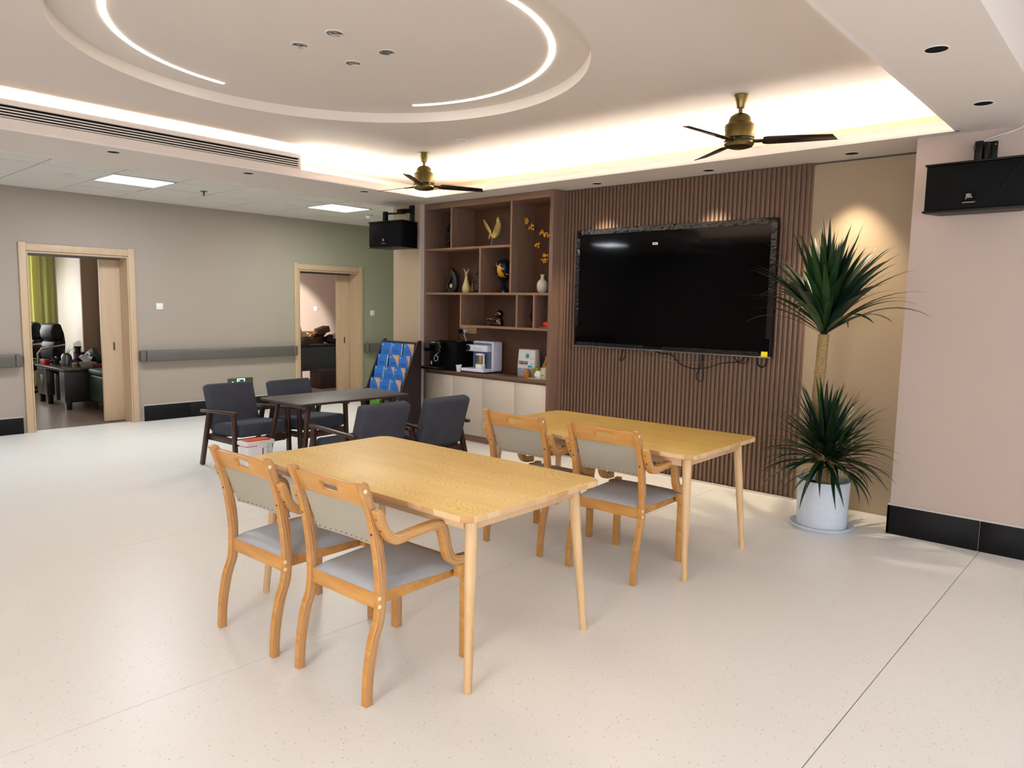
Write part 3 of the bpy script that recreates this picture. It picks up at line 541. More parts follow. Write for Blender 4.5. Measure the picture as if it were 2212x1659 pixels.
# bentwood armchairs at the tables
def dchair(label):
    t = thing('dining_chair', label, 'chair', (0, 0, 0), 0, 'bentwood dining chairs with grey vinyl')
    rear = [(0, 0), (.005, .115), (.028, .255), (.058, .336), (.066, .436), (.058, .571), (.032, .725), (.012, .794), (-.020, .880), (-.029, .897)]
    frnt = [(.034, 0), (.041, .115), (.068, .255), (.096, .336), (.104, .436), (.099, .571), (.069, .725), (.048, .794), (.020, .885), (.004, .903)]
    def smooth(P, k=3):
        out = []
        for i in range(len(P)-1):
            p0, p1, p2, p3 = P[max(i-1, 0)], P[i], P[i+1], P[min(i+2, len(P)-1)]
            for j in range(k):
                u = j/k; out.append(tuple(.5*((2*p1[c])+(-p0[c]+p2[c])*u+(2*p0[c]-5*p1[c]+4*p2[c]-p3[c])*u*u+(-p0[c]+3*p1[c]-3*p2[c]+p3[c])*u**3) for c in (0, 1)))
        return out+[P[-1]]
    A, B = smooth(rear), smooth(frnt)
    for s in (-1, 1):
        x0, x1 = sorted((s*.212, s*.243)); o = G().strip(A, B, 0, x0, x1).obj('rear_leg', [M['ply'], M['cw']], t, bevel=.003, seg=2, ang=50)
        for f in o.data.polygons:
            if abs(f.normal.x) < .6: f.material_index = 1
        x0, x1 = sorted((s*.212, s*.250)); o = G().strip([(.552, 0), (.552, .23), (.552, .462)], [(.590, 0), (.590, .23), (.590, .462)], 0, x0, x1).obj('front_leg', [M['ply'], M['cw']], t, bevel=.003)
        for f in o.data.polygons:
            if abs(f.normal.y) > .6: f.material_index = 1
        outer = [(.022, .792), (.030, .765), (.052, .714), (.075, .675), (.102, .648), (.133, .638), (.19, .642), (.28, .648), (.33, .650), (.352, .645), (.368, .630), (.379, .598), (.396, .530), (.412, .497), (.437, .476), (.47, .465), (.545, .462)]
        inner = [(.046, .797), (.060, .777), (.079, .730), (.098, .702), (.120, .683), (.145, .676), (.195, .680), (.28, .686), (.34, .688), (.372, .681), (.397, .664), (.413, .635), (.428, .570), (.440, .535), (.458, .514), (.485, .503), (.545, .500)]
        x0, x1 = sorted((s*.246, s*.283)); a_ = G().strip(smooth(outer, 2), smooth(inner, 2), 0, x0, x1).obj('armrest', [M['plyy'], M['cw']], t, bevel=.003, ang=50)
        for f in a_.data.polygons:
            if abs(f.normal.x) < .6: f.material_index = 1
        x0, x1 = sorted((s*.222, s*.262)); G().bx(x0, x1, .50, .552, .393, .452).obj('corner_block', M['cw'], a_, bevel=.003)
        x0, x1 = sorted((s*.190, s*.212)); G().bx(x0, x1, .09, .56, .385, .437).obj('side_rail', M['cw'], t, bevel=.002)
        # bolts and dowel ends
        g = G()
        for yy, z in ((.069, .425), (.069, .392), (.000, .868)):
            q = G().lathe([(0, 0), (.0085, 0), (.0075, .0015), (0, .002)], 12); q.v = [(s*(.243+b_), yy+a2, z+c2) for a2, c2, b_ in q.v]; g.add(q.v, q.f)
        g.obj('dowel_end', M['plug'], t, kind='stuff')
        g = G()
        for xx, yy, z in ((s*.264, .0335, .757), (s*.264, .0550, .707), (s*.229, .0382, .688), (s*.196, .0035, .862)):
            q = G().lathe([(0, .001), (.0048, .001), (.0044, -.0008), (0, -.0012)], 10); q.v = [(xx+a2, yy+b_, z+c2) for a2, c2, b_ in q.v]; g.add(q.v, q.f)
        for yy, z in ((.062, .757), (.072, .712)):
            q = G().lathe([(0, 0), (.007, 0), (.006, .002), (0, .0025)], 10); q.v = [(s*(.212-c2), yy+a2, z+b_) for a2, b_, c2 in q.v]; g.add(q.v, q.f)
        g.obj('bolt', M['hole'], t, kind='stuff')
    # top rail with hand hole
    def yb(z): return .012-(z-.794)*.37
    g = G(); n = 24; z0, z1, W = .797, .886, .212
    outer = []
    for i in range(n):
        a = 2*PI*i/n+PI/n; dx, dz = math.cos(a), math.sin(a); tt = min(W/abs(dx), ((z1-z0)/2)/abs(dz)); outer.append((dx*tt, (z0+z1)/2+dz*tt))
    for c in ((W, z0), (W, z1), (-W, z0), (-W, z1)):
        i = min(range(n), key=lambda i: (outer[i][0]-c[0])**2+(outer[i][1]-c[1])**2); outer[i] = c
    hole = []
    for i in range(n):
        a = 2*PI*i/n+PI/n; ca, sa = outer[i][0]/W, (outer[i][1]-(z0+z1)/2)/((z1-z0)/2); q_ = max((abs(ca)**3+abs(sa)**3)**(1/3), 1e-6); hx_, hz_ = .074*ca/q_, .0185*sa/q_; hole.append((hx_, .845+hz_))
    for th in (0, .024): g.v += [(x, yb(z)+.013+th, z) for x, z in outer]+[(x, yb(z)+.013+th, z) for x, z in hole]
    for i in range(n):
        j = (i+1) % n; g.f += [(i, j, n+j, n+i), (2*n+i, 3*n+i, 3*n+j, 2*n+j), (i, 2*n+i, 2*n+j, j), (n+i, n+j, 3*n+j, 3*n+i)]
    g.obj('top_rail', wood_chx, t, bevel=.003, ang=50)
    G().bx(-.212, .212, .074, .096, .372, .436).obj('rear_rail', wood_chx, t, bevel=.003)
    G().bx(-.212, .212, .556, .580, .385, .445).obj('front_rail', wood_chx, t, bevel=.003)
    # padded back
    g = G(); nx, nz = 12, 10
    def P(i, j, side):
        x = -.206+.412*i/nx; z = .612+.19*j/nz; e = min(1, 6*min(i/nx, 1-i/nx, j/nz, 1-j/nz)+.0); d = .022+.026*math.sqrt(max(0, 1-(1-e)**2)) if side else 0
        yr = .095-(z-.6)*.36 if z > .6 else .095
        return (x, yr+.010+(d+.012*(1-(2*i/nx-1)**2) if side else .012*(1-(2*i/nx-1)**2)), z)
    vs = [P(i, j, sd) for sd in (0, 1) for i in range(nx+1) for j in range(nz+1)]; N = (nx+1)*(nz+1); fs = []
    for sd in (0, 1):
        for i in range(nx):
            for j in range(nz): a = sd*N+i*(nz+1)+j; fs.append((a, a+1, a+nz+2, a+nz+1))
    per = [i*(nz+1) for i in range(nx+1)]+[nx*(nz+1)+j for j in range(1, nz+1)]+[i*(nz+1)+nz for i in range(nx-1, -1, -1)]+[j for j in range(nz-1, 0, -1)]
    fs += [(per[k], per[(k+1) % len(per)], N+per[(k+1) % len(per)], N+per[k]) for k in range(len(per))]
    o = G().add(vs, fs).obj('back_pad', [M['vinyl'], M['vinylb']], t, ang=60)
    for f in o.data.polygons:
        if f.center.y < 0 or f.normal.y < -.5: f.material_index = 1
    g = G()
    for k in range(12): x = -.19+.034*k; g.bx(x, x+.009, .0955+.012*(1-(x/.206)**2)+.0, .0995+.012*(1-(x/.206)**2), .624, .6262)
    g.v = [(x, y-.0015, z) for x, y, z in g.v]; g.obj('staple', M['hole'], o, kind='stuff', smooth=False)
    # padded seat
    g = G(); nx, ny = 14, 12
    def Q(i, j):
        u, v = i/nx, j/ny; y = .078+.485*v; hw = .205+.035*min(1, v*1.6); x = (2*u-1)*hw; e = min(u, 1-u, v, 1-v)*9; h = .024*math.sqrt(max(0, 1-(1-min(1, e))**2)); return (x, y, .438+h+.016*math.sin(PI*u)*math.sin(PI*v))
    vs = [Q(i, j) for i in range(nx+1) for j in range(ny+1)]+[(Q(i, j)[0]*.98, Q(i, j)[1], .432) for i in range(nx+1) for j in range(ny+1)]; N = (nx+1)*(ny+1); fs = []
    for sd in (0, 1):
        for i in range(nx):
            for j in range(ny): a = sd*N+i*(ny+1)+j; fs.append((a, a+1, a+ny+2, a+ny+1))
    per = [i*(ny+1) for i in range(nx+1)]+[nx*(ny+1)+j for j in range(1, ny+1)]+[i*(ny+1)+ny for i in range(nx-1, -1, -1)]+[j for j in range(ny-1, 0, -1)]
    fs += [(per[k], per[(k+1) % len(per)], N+per[(k+1) % len(per)], N+per[k]) for k in range(len(per))]
    G().add(vs, fs).obj('seat', M['vinyl'], t, ang=60)
    return t
wood_chx = wood('chair_wood_horizontal', '#b98040', '#cf9a50', .35, 0, 24, 8, coat=.1)
cA = dchair('bentwood chair nearest the camera, pushed in at the right end of the near table')
cA.location = (-2.456, 1.642, 0); cA.rotation_euler.z = math.radians(2)
dup(cA, (-3.079, 1.602, 0), math.radians(2), 'bentwood chair at the left end of the near table, left of the nearest chair')
dup(cA, (-3.080, 3.457, 0), math.radians(2), 'bentwood chair at the far table, the left one, half hidden by the near table')
dup(cA, (-2.388, 3.462, 0), math.radians(2), 'bentwood chair at the far table, the right one, beside its right front leg')

# charcoal armchairs
def armchair(label):
    t = thing('armchair', label, 'armchair', (0, 0, 0), 0, 'charcoal armchairs round the dark table')
    def cushion(name, c, d, ry, bev):
        g = G().box((0, 0, 0), d); o = g.obj(name, M['fabric'], t, bevel=bev, seg=4); o.location = c; o.rotation_euler.y = ry; return o
    cushion('seat', (.0, 0, .375), (.50, .50, .125), math.radians(-3), .028)
    b = cushion('backrest', (-.288, 0, .555), (.10, .505, .45), math.radians(-17), .03)
    for s in (-1, 1):
        G().prism([(-.335, .515), (.262, .545), (.262, .572), (-.335, .542)], 1, s*.299-.03 if s > 0 else -.307, s*.299+.008 if s > 0 else -.269).obj('armrest', M['dwood'], t, bevel=.005)
        G().bar((-.20, s*.287, .53), (-.352, s*.287, 0), .032, .048, (0, 1, 0)).obj('leg', M['dwoodz'], t, bevel=.003)
        G().bar((.215, s*.287, .55), (.235, s*.287, 0), .032, .045, (0, 1, 0)).obj('leg', M['dwoodz'], t, bevel=.003)
        G().bx(-.27, .23, s*.262-.013, s*.262+.013, .255, .31).obj('side_rail', M['dwood'], t, bevel=.002)
    G().bx(.205, .23, -.25, .25, .245, .31).obj('front_rail', M['dwood'], t, bevel=.002)
    G().bx(-.27, -.245, -.25, .25, .255, .31).obj('rear_rail', M['dwood'], t, bevel=.002)
    return t
a0 = armchair('charcoal armchair facing right, the leftmost one, in front of the exit sign'); a0.location = (-6.509, 3.484, 0); a0.rotation_euler.z = math.radians(4)
dup(a0, (-6.46, 4.12, 0), math.radians(5), 'charcoal armchair facing right, behind the dark table, below the narrow doorway')
dup(a0, (-5.014, 3.662, 0), math.radians(182), 'charcoal armchair seen from behind, the left one, just beyond the near wooden table')
dup(a0, (-5.003, 4.348, 0), math.radians(180.5), 'charcoal armchair seen from behind, the right one, before the cream cupboard doors')
# dark table between them
t = thing('side_table', 'dark brown rectangular table between the charcoal armchairs', 'table', (-5.705, 3.935, 0))
G().prism(rrect(-.33, .33, -.605, .605, .045, 5), 2, .698, .72).obj('tabletop', M['dtop'], t, bevel=.004)
for sx in (-1, 1):
    for sy in (-1, 1): G().bar((sx*.24, sy*.46, .698), (sx*.30, sy*.57, 0), .034, .034).obj('leg', M['dwoodz'], t, bevel=.004)
for sy in (-1, 1): G().bar((-.26, sy*.47, .675), (.26, sy*.47, .675), .045, .022, (0, 0, 1)).obj('cross_rail', M['dwood'], t, bevel=.002)
G().bar((0, -.47, .675), (0, .47, .675), .022, .045, (1, 0, 0)).obj('long_rail', M['dwood'], t, bevel=.002)
# white bin with red lid
t = thing('storage_bin', 'small white lidded bin with an orange red lid panel and a pink bag edge', 'bin', (-5.86, 3.20, 0))
G().prism(rrect(-.072, .072, -.125, .125, .02, 4), 2, .0, .335).obj('body', M['binw'], t, bevel=.006)
G().prism(rrect(-.075, .074, -.128, .06, .02, 4), 2, .327, .336).obj('bag_edge', M['pink'], t, bevel=.003)
G().prism(rrect(-.085, .085, -.142, .142, .026, 5), 2, .336, .372).obj('lid', M['binw'], t, bevel=.009, seg=3)
G().prism(rrect(-.062, .062, -.11, .11, .018, 5), 2, .372, .381).obj('lid_panel', M['red'], t, bevel=.005, seg=3)
lt = G().bx(.072, .088, -.03, .06, .24, .345).bx(.086, .092, -.035, .065, .315, .34).obj('latch', M['binw'], t, bevel=.003); G().bx(.088, .0895, .01, .018, .24, .31).obj('latch_slot', M['steel'], lt)

# built-in cabinet: shelving unit, counter and four cream doors
t = thing('shelving_unit', 'brown wooden open shelving unit with uneven compartments left of the slatted wall', 'shelving', (0, 0, 0))
YF, YB = 5.925, 6.30
G().bx(-6.775, -6.735, YF, YB+.03, 0, 2.768).obj('side_panel', M['cab'], t, bevel=.001)
G().bx(-4.822, -4.775, YF-.005, YB+.06, 0, 2.768).obj('side_panel', M['cab'], t, bevel=.001)
G().bx(-4.775, -4.745, YF+.12, YB, 0, 2.765).obj('side_panel', M['cab'], t, bevel=.001)
G().bx(-6.735, -4.822, YF, YF+.02, 2.700, 2.768).obj('header_panel', M['cabh'], t, bevel=.001)
G().bx(-6.735, -4.822, YF+.02, YB, 2.700, 2.715).obj('top_panel', M['cabh'], t)
G().bx(-6.735, -4.822, YB, YB+.015, .80, 2.768).obj('back_panel', M['cback'], t, smooth=False)
def board(x0, x1, z0, z1):
    sh = abs(x1-x0) > abs(z1-z0); o = G().bx(x0, x1, YF, YB, z0, z1).obj('shelf' if sh else 'divider', [M['cabh'] if sh else M['cab'], M['shelf']], t, smooth=False)
    for f in o.data.polygons:
        if f.normal.y < -.9: f.material_index = 1
board(-6.735, -5.372, 2.215, 2.240); board(-6.735, -4.822, 1.697, 1.722); board(-6.14, -4.822, 1.325, 1.350)
board(-6.31, -6.286, 2.240, 2.700); board(-5.372, -5.348, 1.722, 2.700); board(-5.835, -5.811, 1.722, 2.215)
board(-6.14, -6.116, 1.350, 1.697); board(-5.272, -5.248, 1.350, 1.697); board(-5.030, -5.006, 1.350, 1.697)
g = G()
for x, zs in ((-6.286, (2.27, 2.67)), (-5.348, (1.76, 2.66)), (-5.811, (1.76, 2.18)), (-6.116, (1.38, 1.66)), (-5.248, (1.38, 1.66)), (-5.006, (1.38, 1.66))):
    for z in zs: g.bx(x, x+.002, YF+.03, YF+.038, z-.004, z+.004).bx(x, x+.002, YB-.06, YB-.052, z-.004, z+.004)
g.obj('peg_hole', M['hole'], t, kind='stuff', smooth=False)
t = thing('base_cupboard', 'low cupboard with four flat cream doors under the wooden counter', 'cupboard', (0, 0, 0))
G().bx(-6.735, -4.822, YF+.025, YB, .07, .752).obj('carcass', M['cab'], t, smooth=False); G().bx(-6.735, -4.822, YF+.02, YF+.04, 0, .075).obj('plinth', M['cabh'], t, smooth=False)
dx = [-6.735, -6.247, -5.757, -5.270, -4.822]
for a, b in zip(dx, dx[1:]): G().bx(a+.0015, b-.0015, YF+.004, YF+.022, .078, .748).obj('door', M['cdoor'], t, bevel=.001, seg=1)
t = G().bx(-6.735, -4.822, YF-.008, YB, .772, .80).bx(-6.735, -4.822, YF+.012, YB, .752, .772).obj('countertop', M['counter'], bevel=.001, seg=1); tag(t, 'brown wooden counter holding the coffee machine and the white drink dispenser', 'countertop')

# big screen
t = thing('television', 'very large wall mounted black television still wearing its protective film', 'television', (-3.505, 6.045, 1.765), 0)
G().bx(-1.036, 1.036, -.035, -.005, -.57, .583).obj('housing', M['black'], t, bevel=.004)
G().bx(-.6, .6, -.005, .032, -.35, .35).obj('wall_mount', M['black'], t)
G().bx(-1.017, 1.017, -.0375, -.035, -.545, .565).obj('screen', M['glassdark'], t, smooth=False)
G().bx(-1.036, 1.036, -.04, -.005, -.585, -.572).obj('bottom_trim', M['steel'], t, bevel=.002)
def filmstrip(x0, x1, z0, z1, nm='film_strip'):
    g = G(); nx = max(2, int((x1-x0)/.012)); nz = max(2, int((z1-z0)/.012)); rr = random.Random(int(x0*100+z0*77))
    h = {(i, j): -.0395-abs(rr.gauss(0, .0016)) for i in range(nx+1) for j in range(nz+1)}
    vs = [(x0+(x1-x0)*i/nx, h[i, j], z0+(z1-z0)*j/nz) for i in range(nx+1) for j in range(nz+1)]
    g.add(vs, [(i*(nz+1)+j, (i+1)*(nz+1)+j, (i+1)*(nz+1)+j+1, i*(nz+1)+j+1) for i in range(nx) for j in range(nz)]); return g.obj(nm, M['film'], t, ang=180)
filmstrip(-.97, .96, .535, .585); filmstrip(-1.036, -.985, -.38, .50); filmstrip(.985, 1.034, -.42, .545); filmstrip(-1.0, -.2, -.57, -.535); filmstrip(.0, .93, -.572, -.535)
G().bx(-.145, -.09, -.0392, -.0375, .405, .428).obj('sticker', M['white'], t); G().bx(-.135, -.10, -.0396, -.0392, .413, .420).obj('sticker_print', M['steel'], t)
G().bx(.955, 1.01, -.0445, -.042, -.572, -.53).obj('sticker', M['stick'], t, label='yellow sticker')
def loop(pts, r=.004, m='black', lb='', nm='cable'):
    # smooth catenary like cable through points
    P = []
    for i in range(len(pts)-1):
        p0, p1, p2, p3 = [Vector(pts[max(0, min(len(pts)-1, i+k))]) for k in (-1, 0, 1, 2)]
        for j in range(6): u = j/6; P.append(.5*((2*p1)+(p2-p0)*u+(2*p0-5*p1+4*p2-p3)*u*u+(3*p1-p0-3*p2+p3)*u**3))
    P.append(Vector(pts[-1])); o = G().tube(P, r, 6).obj(nm, M[m]); tag(o, lb, 'cable', 'cables under the television'); return o
Yc = 6.055
loop([(-3.96, Yc, 1.2), (-3.98, Yc, 1.12), (-4.0, Yc, 1.065), (-3.965, Yc, 1.075), (-3.94, Yc, 1.13), (-3.94, Yc, 1.2)], lb='black cable loop hanging under the left part of the television')
loop([(-3.84, Yc, 1.2), (-3.6, Yc, 1.125), (-3.35, Yc, 1.095), (-3.1, Yc, 1.11), (-2.95, Yc, 1.15), (-2.9, Yc, 1.2)], .004, 'steel', lb='grey cable sagging under the middle of the television')
loop([(-3.68, Yc-.01, 1.2), (-3.55, Yc-.01, 1.165), (-3.42, Yc-.01, 1.15), (-3.34, Yc-.01, 1.08), (-3.22, Yc-.01, 1.045), (-3.08, Yc-.01, 1.055), (-2.92, Yc-.01, 1.11), (-2.76, Yc-.01, 1.135), (-2.7, Yc-.01, 1.2)], .0045, lb='long wavy black cable under the middle of the television')
loop([(-3.12, Yc, 1.2), (-3.13, Yc, 1.08), (-3.17, Yc, .98), (-3.14, Yc, .93), (-3.10, Yc, .96), (-3.11, Yc, 1.08), (-3.12, Yc, 1.2)], lb='longest hanging black cable loop under the middle of the television')
loop([(-2.83, Yc, 1.2), (-2.79, Yc, 1.14), (-2.74, Yc, 1.12), (-2.69, Yc, 1.14), (-2.68, Yc, 1.2)], lb='shallow black cable loop under the right part of the television')
loop([(-2.61, Yc, 1.2), (-2.60, Yc, 1.13), (-2.565, Yc, 1.10), (-2.53, Yc, 1.12), (-2.525, Yc, 1.2)], .006, lb='rightmost black cable loop under the television corner')

# ================================================================== BROCHURE RACK
t = thing('brochure_rack', 'dark wooden sloping brochure rack full of blue booklets beside the pillar', 'rack', (-6.885, 5.60, 0))
for s in (-1, 1):
    G().prism([(-.30, 0), (.10, 0), (.10, 1.15), (.055, 1.15), (.035, 1.12), (-.235, .50), (-.30, .25)], 0, s*.325-.011, s*.325+.011).obj('side_panel', M['rackw'], t, bevel=.003)
G().bx(-.314, .314, .07, .082, .10, 1.13).obj('back_panel', M['rackw'], t)
G().bx(-.314, .314, .035, .085, 1.10, 1.13).obj('top_rail', M['rackw'], t, bevel=.003)
rk = [(-.205, .475), (-.145, .615), (-.085, .755), (-.025, .895)]   # front y, bottom z of each tier
for y, z in rk:
    G().bx(-.314, .314, y-.006, y+.07, z-.012, z).obj('shelf', M['rackw'], t, bevel=.001, seg=1)
    G().bx(-.314, .314, y-.012, y-.004, z-.012, z+.028).obj('shelf_lip', M['rackw'], t, bevel=.001, seg=1)
for z in (.06, .33): G().bx(-.314, .314, -.27 if z < .1 else -.24, .08, z-.012, z).obj('shelf', M['rackw'], t, bevel=.001, seg=1)
def brochure(i, j):
    y, z = rk[i]; x = (-.200, .0, .195)[j]+R.uniform(-.012, .012)
    nmr = ('bottom', 'second lowest', 'second highest', 'top')[i]; nmc = ('left', 'middle', 'right')[j]
    b = thing('brochure', 'blue booklet in the %s tier of the rack, the %s one' % (nmr, nmc), 'brochure', (-6.885+x, 5.60+y+.006, z+.001), 0, 'blue booklets in the rack')
    b.rotation_euler = (math.radians(-9), 0, R.uniform(-.05, .05)); w, h = .088, .215
    cur = .25+.5*R.random() if j == 2 or R.random() < .4 else .0
    for k in range(3): G().bx(-w+.002*k, w+.004*k, .004+.003*k, .0065+.003*k, 0, h-.002*k).obj('back_pages', M['paper'], b, smooth=False)
    # cover: blue, upper right corner curling away shows the photo page
    n = 10; cut = .085*cur
    poly = [(-w, 0), (w, 0)]+([(w, h*.35)]+[(w-2.2*cut*(q/n)**1.4, h*.35+h*.65*q/n) for q in range(1, n+1)] if cut else [(w, h)])+[(-w, h)]
    G().prism(poly, 1, 0, .0015).obj('cover', M['blue'], b, smooth=False)
    if cut: G().bx(-w+.01, w+.008, .002, .0035, .003, h-.001).obj('inner_page', M['bflesh'], b, smooth=False)
    G().prism([(-.02, .002), (w-.004, .002), (w-.004, .035), (.05, .022), (.02, .026), (0, .012)], 1, -.001, 0).obj('cloud_print', M['bcloud'], b, smooth=False)
    g = G()
    for q in range(5): x0 = -.045+.021*q; g.bx(x0, x0+.013, -.0012, 0, .118, .122).bx(x0+.005, x0+.008, -.0012, 0, .108, .128).bx(x0+.001, x0+.012, -.0012, 0, .108, .111)
    g.bx(-.03, .05, -.0012, 0, .092, .096); g.obj('title_print', M['bink'], b, kind='stuff', smooth=False)
    G().bx(-.075, -.05, -.0012, 0, .185, .19).bx(-.068, -.057, -.0012, 0, .178, .197).obj('emblem_print', M['bcloud'], b, kind='stuff', smooth=False)
for i in range(4):
    for j in range(3): brochure(i, j)
def slab(name, label, cat, loc, d, m, rz=0, rx=0, extra=None, bev=.002):
    t = thing(name, label, cat, loc); t.rotation_euler = (rx, 0, rz); G().bx(-d[0]/2, d[0]/2, -d[1]/2, d[1]/2, 0, d[2]).obj('body', m, t, bevel=bev, seg=1)
    if extra: extra(t)
    return t
slab('leaflet_box', 'white printed box on the low shelf of the brochure rack', 'box', (-7.015, 5.53, .3305), (.10, .10, .17), M['paper'], .1, 0, lambda t: G().bx(-.035, .035, -.0515, -.05, .11, .115).bx(-.02, .03, -.0515, -.05, .085, .095).bx(-.012, .0, -.0515, -.05, .12, .15).obj('print', M['black'], t, kind='stuff', smooth=False))
slab('leaflet_stack', 'bright green booklet stack on the low shelf of the rack', 'booklets', (-7.035, 5.42, .3305), (.17, .08, .10), M['lgreen'], .1, 0, lambda t: G().bx(-.086, .086, -.03, .036, .1, .103).obj('top_sheet', M['paper'], t))
slab('folder', 'dark red folder upright on the low shelf of the rack', 'folder', (-6.805, 5.50, .3305), (.11, .03, .21), M['maroon'])
slab('folder', 'white narrow folder upright on the low shelf beside the red one', 'folder', (-6.73, 5.50, .3305), (.022, .03, .21), M['white'])
slab('leaflet_box', 'cream box with grey lines at the right end of the low rack shelf', 'box', (-6.645, 5.48, .3305), (.12, .05, .19), M['paper'], 0, 0, lambda t: G().bx(-.05, .05, -.027, -.0255, .14, .144).bx(-.03, .03, -.027, -.0255, .11, .113).obj('print', M['steel'], t, kind='stuff', smooth=False))

# ================================================================== ORNAMENTS ON THE SHELVES
YO = 6.12
# black glossy sculpture top left
t = thing('sculpture', 'tall black glossy pierced sculpture in the top left compartment', 'ornament', (-6.41, YO, 2.24))
t.location.x = -6.515
G().lathe([(0, 0), (.045, 0), (.045, .012), (.02, .018), (0, .018)], 16).obj('foot', M['blackg'], t)
G().tube([(0, 0, .015), (-.03, 0, .07), (-.045, 0, .14), (-.04, 0, .2), (-.05, 0, .25), (-.02, 0, .28), (0, 0, .33)], [.012, .02, .024, .02, .014, .012, .005], 10).tube([(0, 0, .015), (.03, 0, .06), (.045, 0, .13), (.03, 0, .2), (.03, 0, .25), (.005, 0, .29), (0, 0, .33)], [.012, .016, .018, .014, .012, .01, .005], 10).obj('figure', M['blackg'], t)
G().tube([(-.015, -.02, .1), (.01, -.024, .13), (-.01, -.024, .17), (.012, -.02, .21)], [.006, .01, .008, .004], 8).obj('inner_twist', M['chrome'], t)
# golden eagle
t = thing('eagle_statuette', 'golden eagle with raised wings on a black stand in the top middle compartment', 'ornament', (-5.835, YO, 2.24))
G().prism(rrect(-.082, .082, -.035, .035, .015), 2, 0, .018).obj('stand', M['blackg'], t, bevel=.003)
G().tube([(-.004, 0, .018), (.004, 0, .05), (.018, 0, .085), (.022, 0, .115)], [.012, .011, .014, .017], 10).obj('column', M['chrome'], t)
G().tube([(.03, 0, .10), (.018, -.004, .135), (.0, -.008, .145), (-.015, -.012, .13), (-.022, -.014, .105), (-.026, -.015, .092)], [.012, .02, .019, .015, .008, .002], 10).obj('body', M['gold'], t)
def onp(P, u):
    q = u*(len(P)-1); i = min(int(q), len(P)-2); q -= i; return (P[i][0]*(1-q)+P[i+1][0]*q, P[i][1]*(1-q)+P[i+1][1]*q)
for roots, tips, nf in (([(.012, .125), (.045, .19), (.085, .27), (.098, .30)], [(.055, .098), (.085, .108), (.12, .135), (.142, .17), (.152, .21), (.15, .245), (.138, .285), (.112, .335)], 19),
                        ([(-.004, .14), (-.02, .19), (-.06, .25), (-.10, .30)], [(-.022, .15), (-.05, .18), (-.082, .215), (-.105, .25), (-.122, .285), (-.128, .31), (-.122, .322)], 14)):
    G().tube([(.008 if roots[0][0] > 0 else -.004, 0, .125)]+[(x, -.002, z) for x, z in roots]+[(tips[-1][0], -.002, tips[-1][1])], [.012, .012, .010, .008, .006, .0015], 8).obj('wing', M['gold'], t)
    wg = list(t.children)[-1] if False else None
    for k in range(nf):
        u = k/(nf-1); a = onp(roots, u*.92); b = onp(tips, u); m_ = ((a[0]+b[0])/2, (a[1]+b[1])/2+.006)
        G().tube([(a[0], -.004-.0006*k, a[1]), (m_[0], -.008-.0006*k, m_[1]), (b[0], -.006, b[1])], [.006, .0085, .002], 6).obj('feather', M['gold'], t)
# drop sculpture with egg
t = thing('drop_sculpture', 'black leaf shaped hollow sculpture holding a cream egg, middle left compartment', 'ornament', (-6.455, YO, 1.722))
L_ = [(-.05, .0), (-.09, .03), (-.108, .07), (-.098, .115), (-.065, .165), (-.04, .21), (-.034, .25), (-.04, .297)]
R_ = [(.02, .0), (.06, .04), (.078, .10), (.076, .155), (.058, .21), (.03, .25), (0, .275), (-.035, .30)]
hl = [(-.02, .035), (-.06, .045), (-.082, .075), (-.072, .11), (-.045, .15), (-.022, .19), (-.012, .215), (-.008, .235)]
hr = [(-.02, .035), (.0, .06), (.008, .09), (.008, .12), (.004, .15), (-.002, .19), (-.004, .215), (-.008, .235)]
G().strip(L_, hl, 1, -.022, .022).strip(hr, R_, 1, -.028, .028).prism([(-.05, 0), (.02, 0), (-.02, .036)], 1, -.024, .024).obj('shell', M['darkc'], t, bevel=.006, seg=2, ang=50)
G().ball((-.036, 0, .082), .026, 14, (.9, .9, 1.15)).obj('egg', M['cream'], t)
# deer figurines
def deer(x, h, m, label, flip=1, ant=True, y=YO):
    t = thing('deer_figurine', label, 'ornament', (x, y, 1.722), 0, 'slender deer figurines'); k = h/.285
    G().lathe([(r*k, z*k) for r, z in ((0, 0), (.032, 0), (.044, .02), (.049, .05), (.045, .08), (.032, .115), (.021, .15), (.0145, .19), (.013, .225), (0, .232))], 20).obj('body', m, t)
    G().tube([(0, 0, .20*k), (.004*flip, -.004, .228*k), (.012*flip, -.018, .222*k), (.016*flip, -.03, .206*k)], [.012*k, .02*k, .014*k, .006*k], 10).obj('head', m, t)
    for s in (-1, 1): G().tube([(s*.006, 0, .232*k), (s*.022*k, 0, .255*k), (s*.045*k, 0, .285*k)], [.008*k, .006*k, .003*k], 6).obj('antler' if ant else 'ear', m, t)
    G().lathe([(0, -.002), (.016*k, -.002), (.02*k, .0)], 14).obj('dimple', m, t, (.012*k, -.046*k, .045*k)).rotation_euler.x = PI/2
deer(-6.238, .285, M['cream'], 'tall cream deer figurine in the middle left compartment')
deer(-6.128, .172, M['brown'], 'short brown deer figurine right of the cream one', 1, False)
deer(-6.035, .29, M['darkc'], 'dark deer figurine half hidden by the divider', -1)
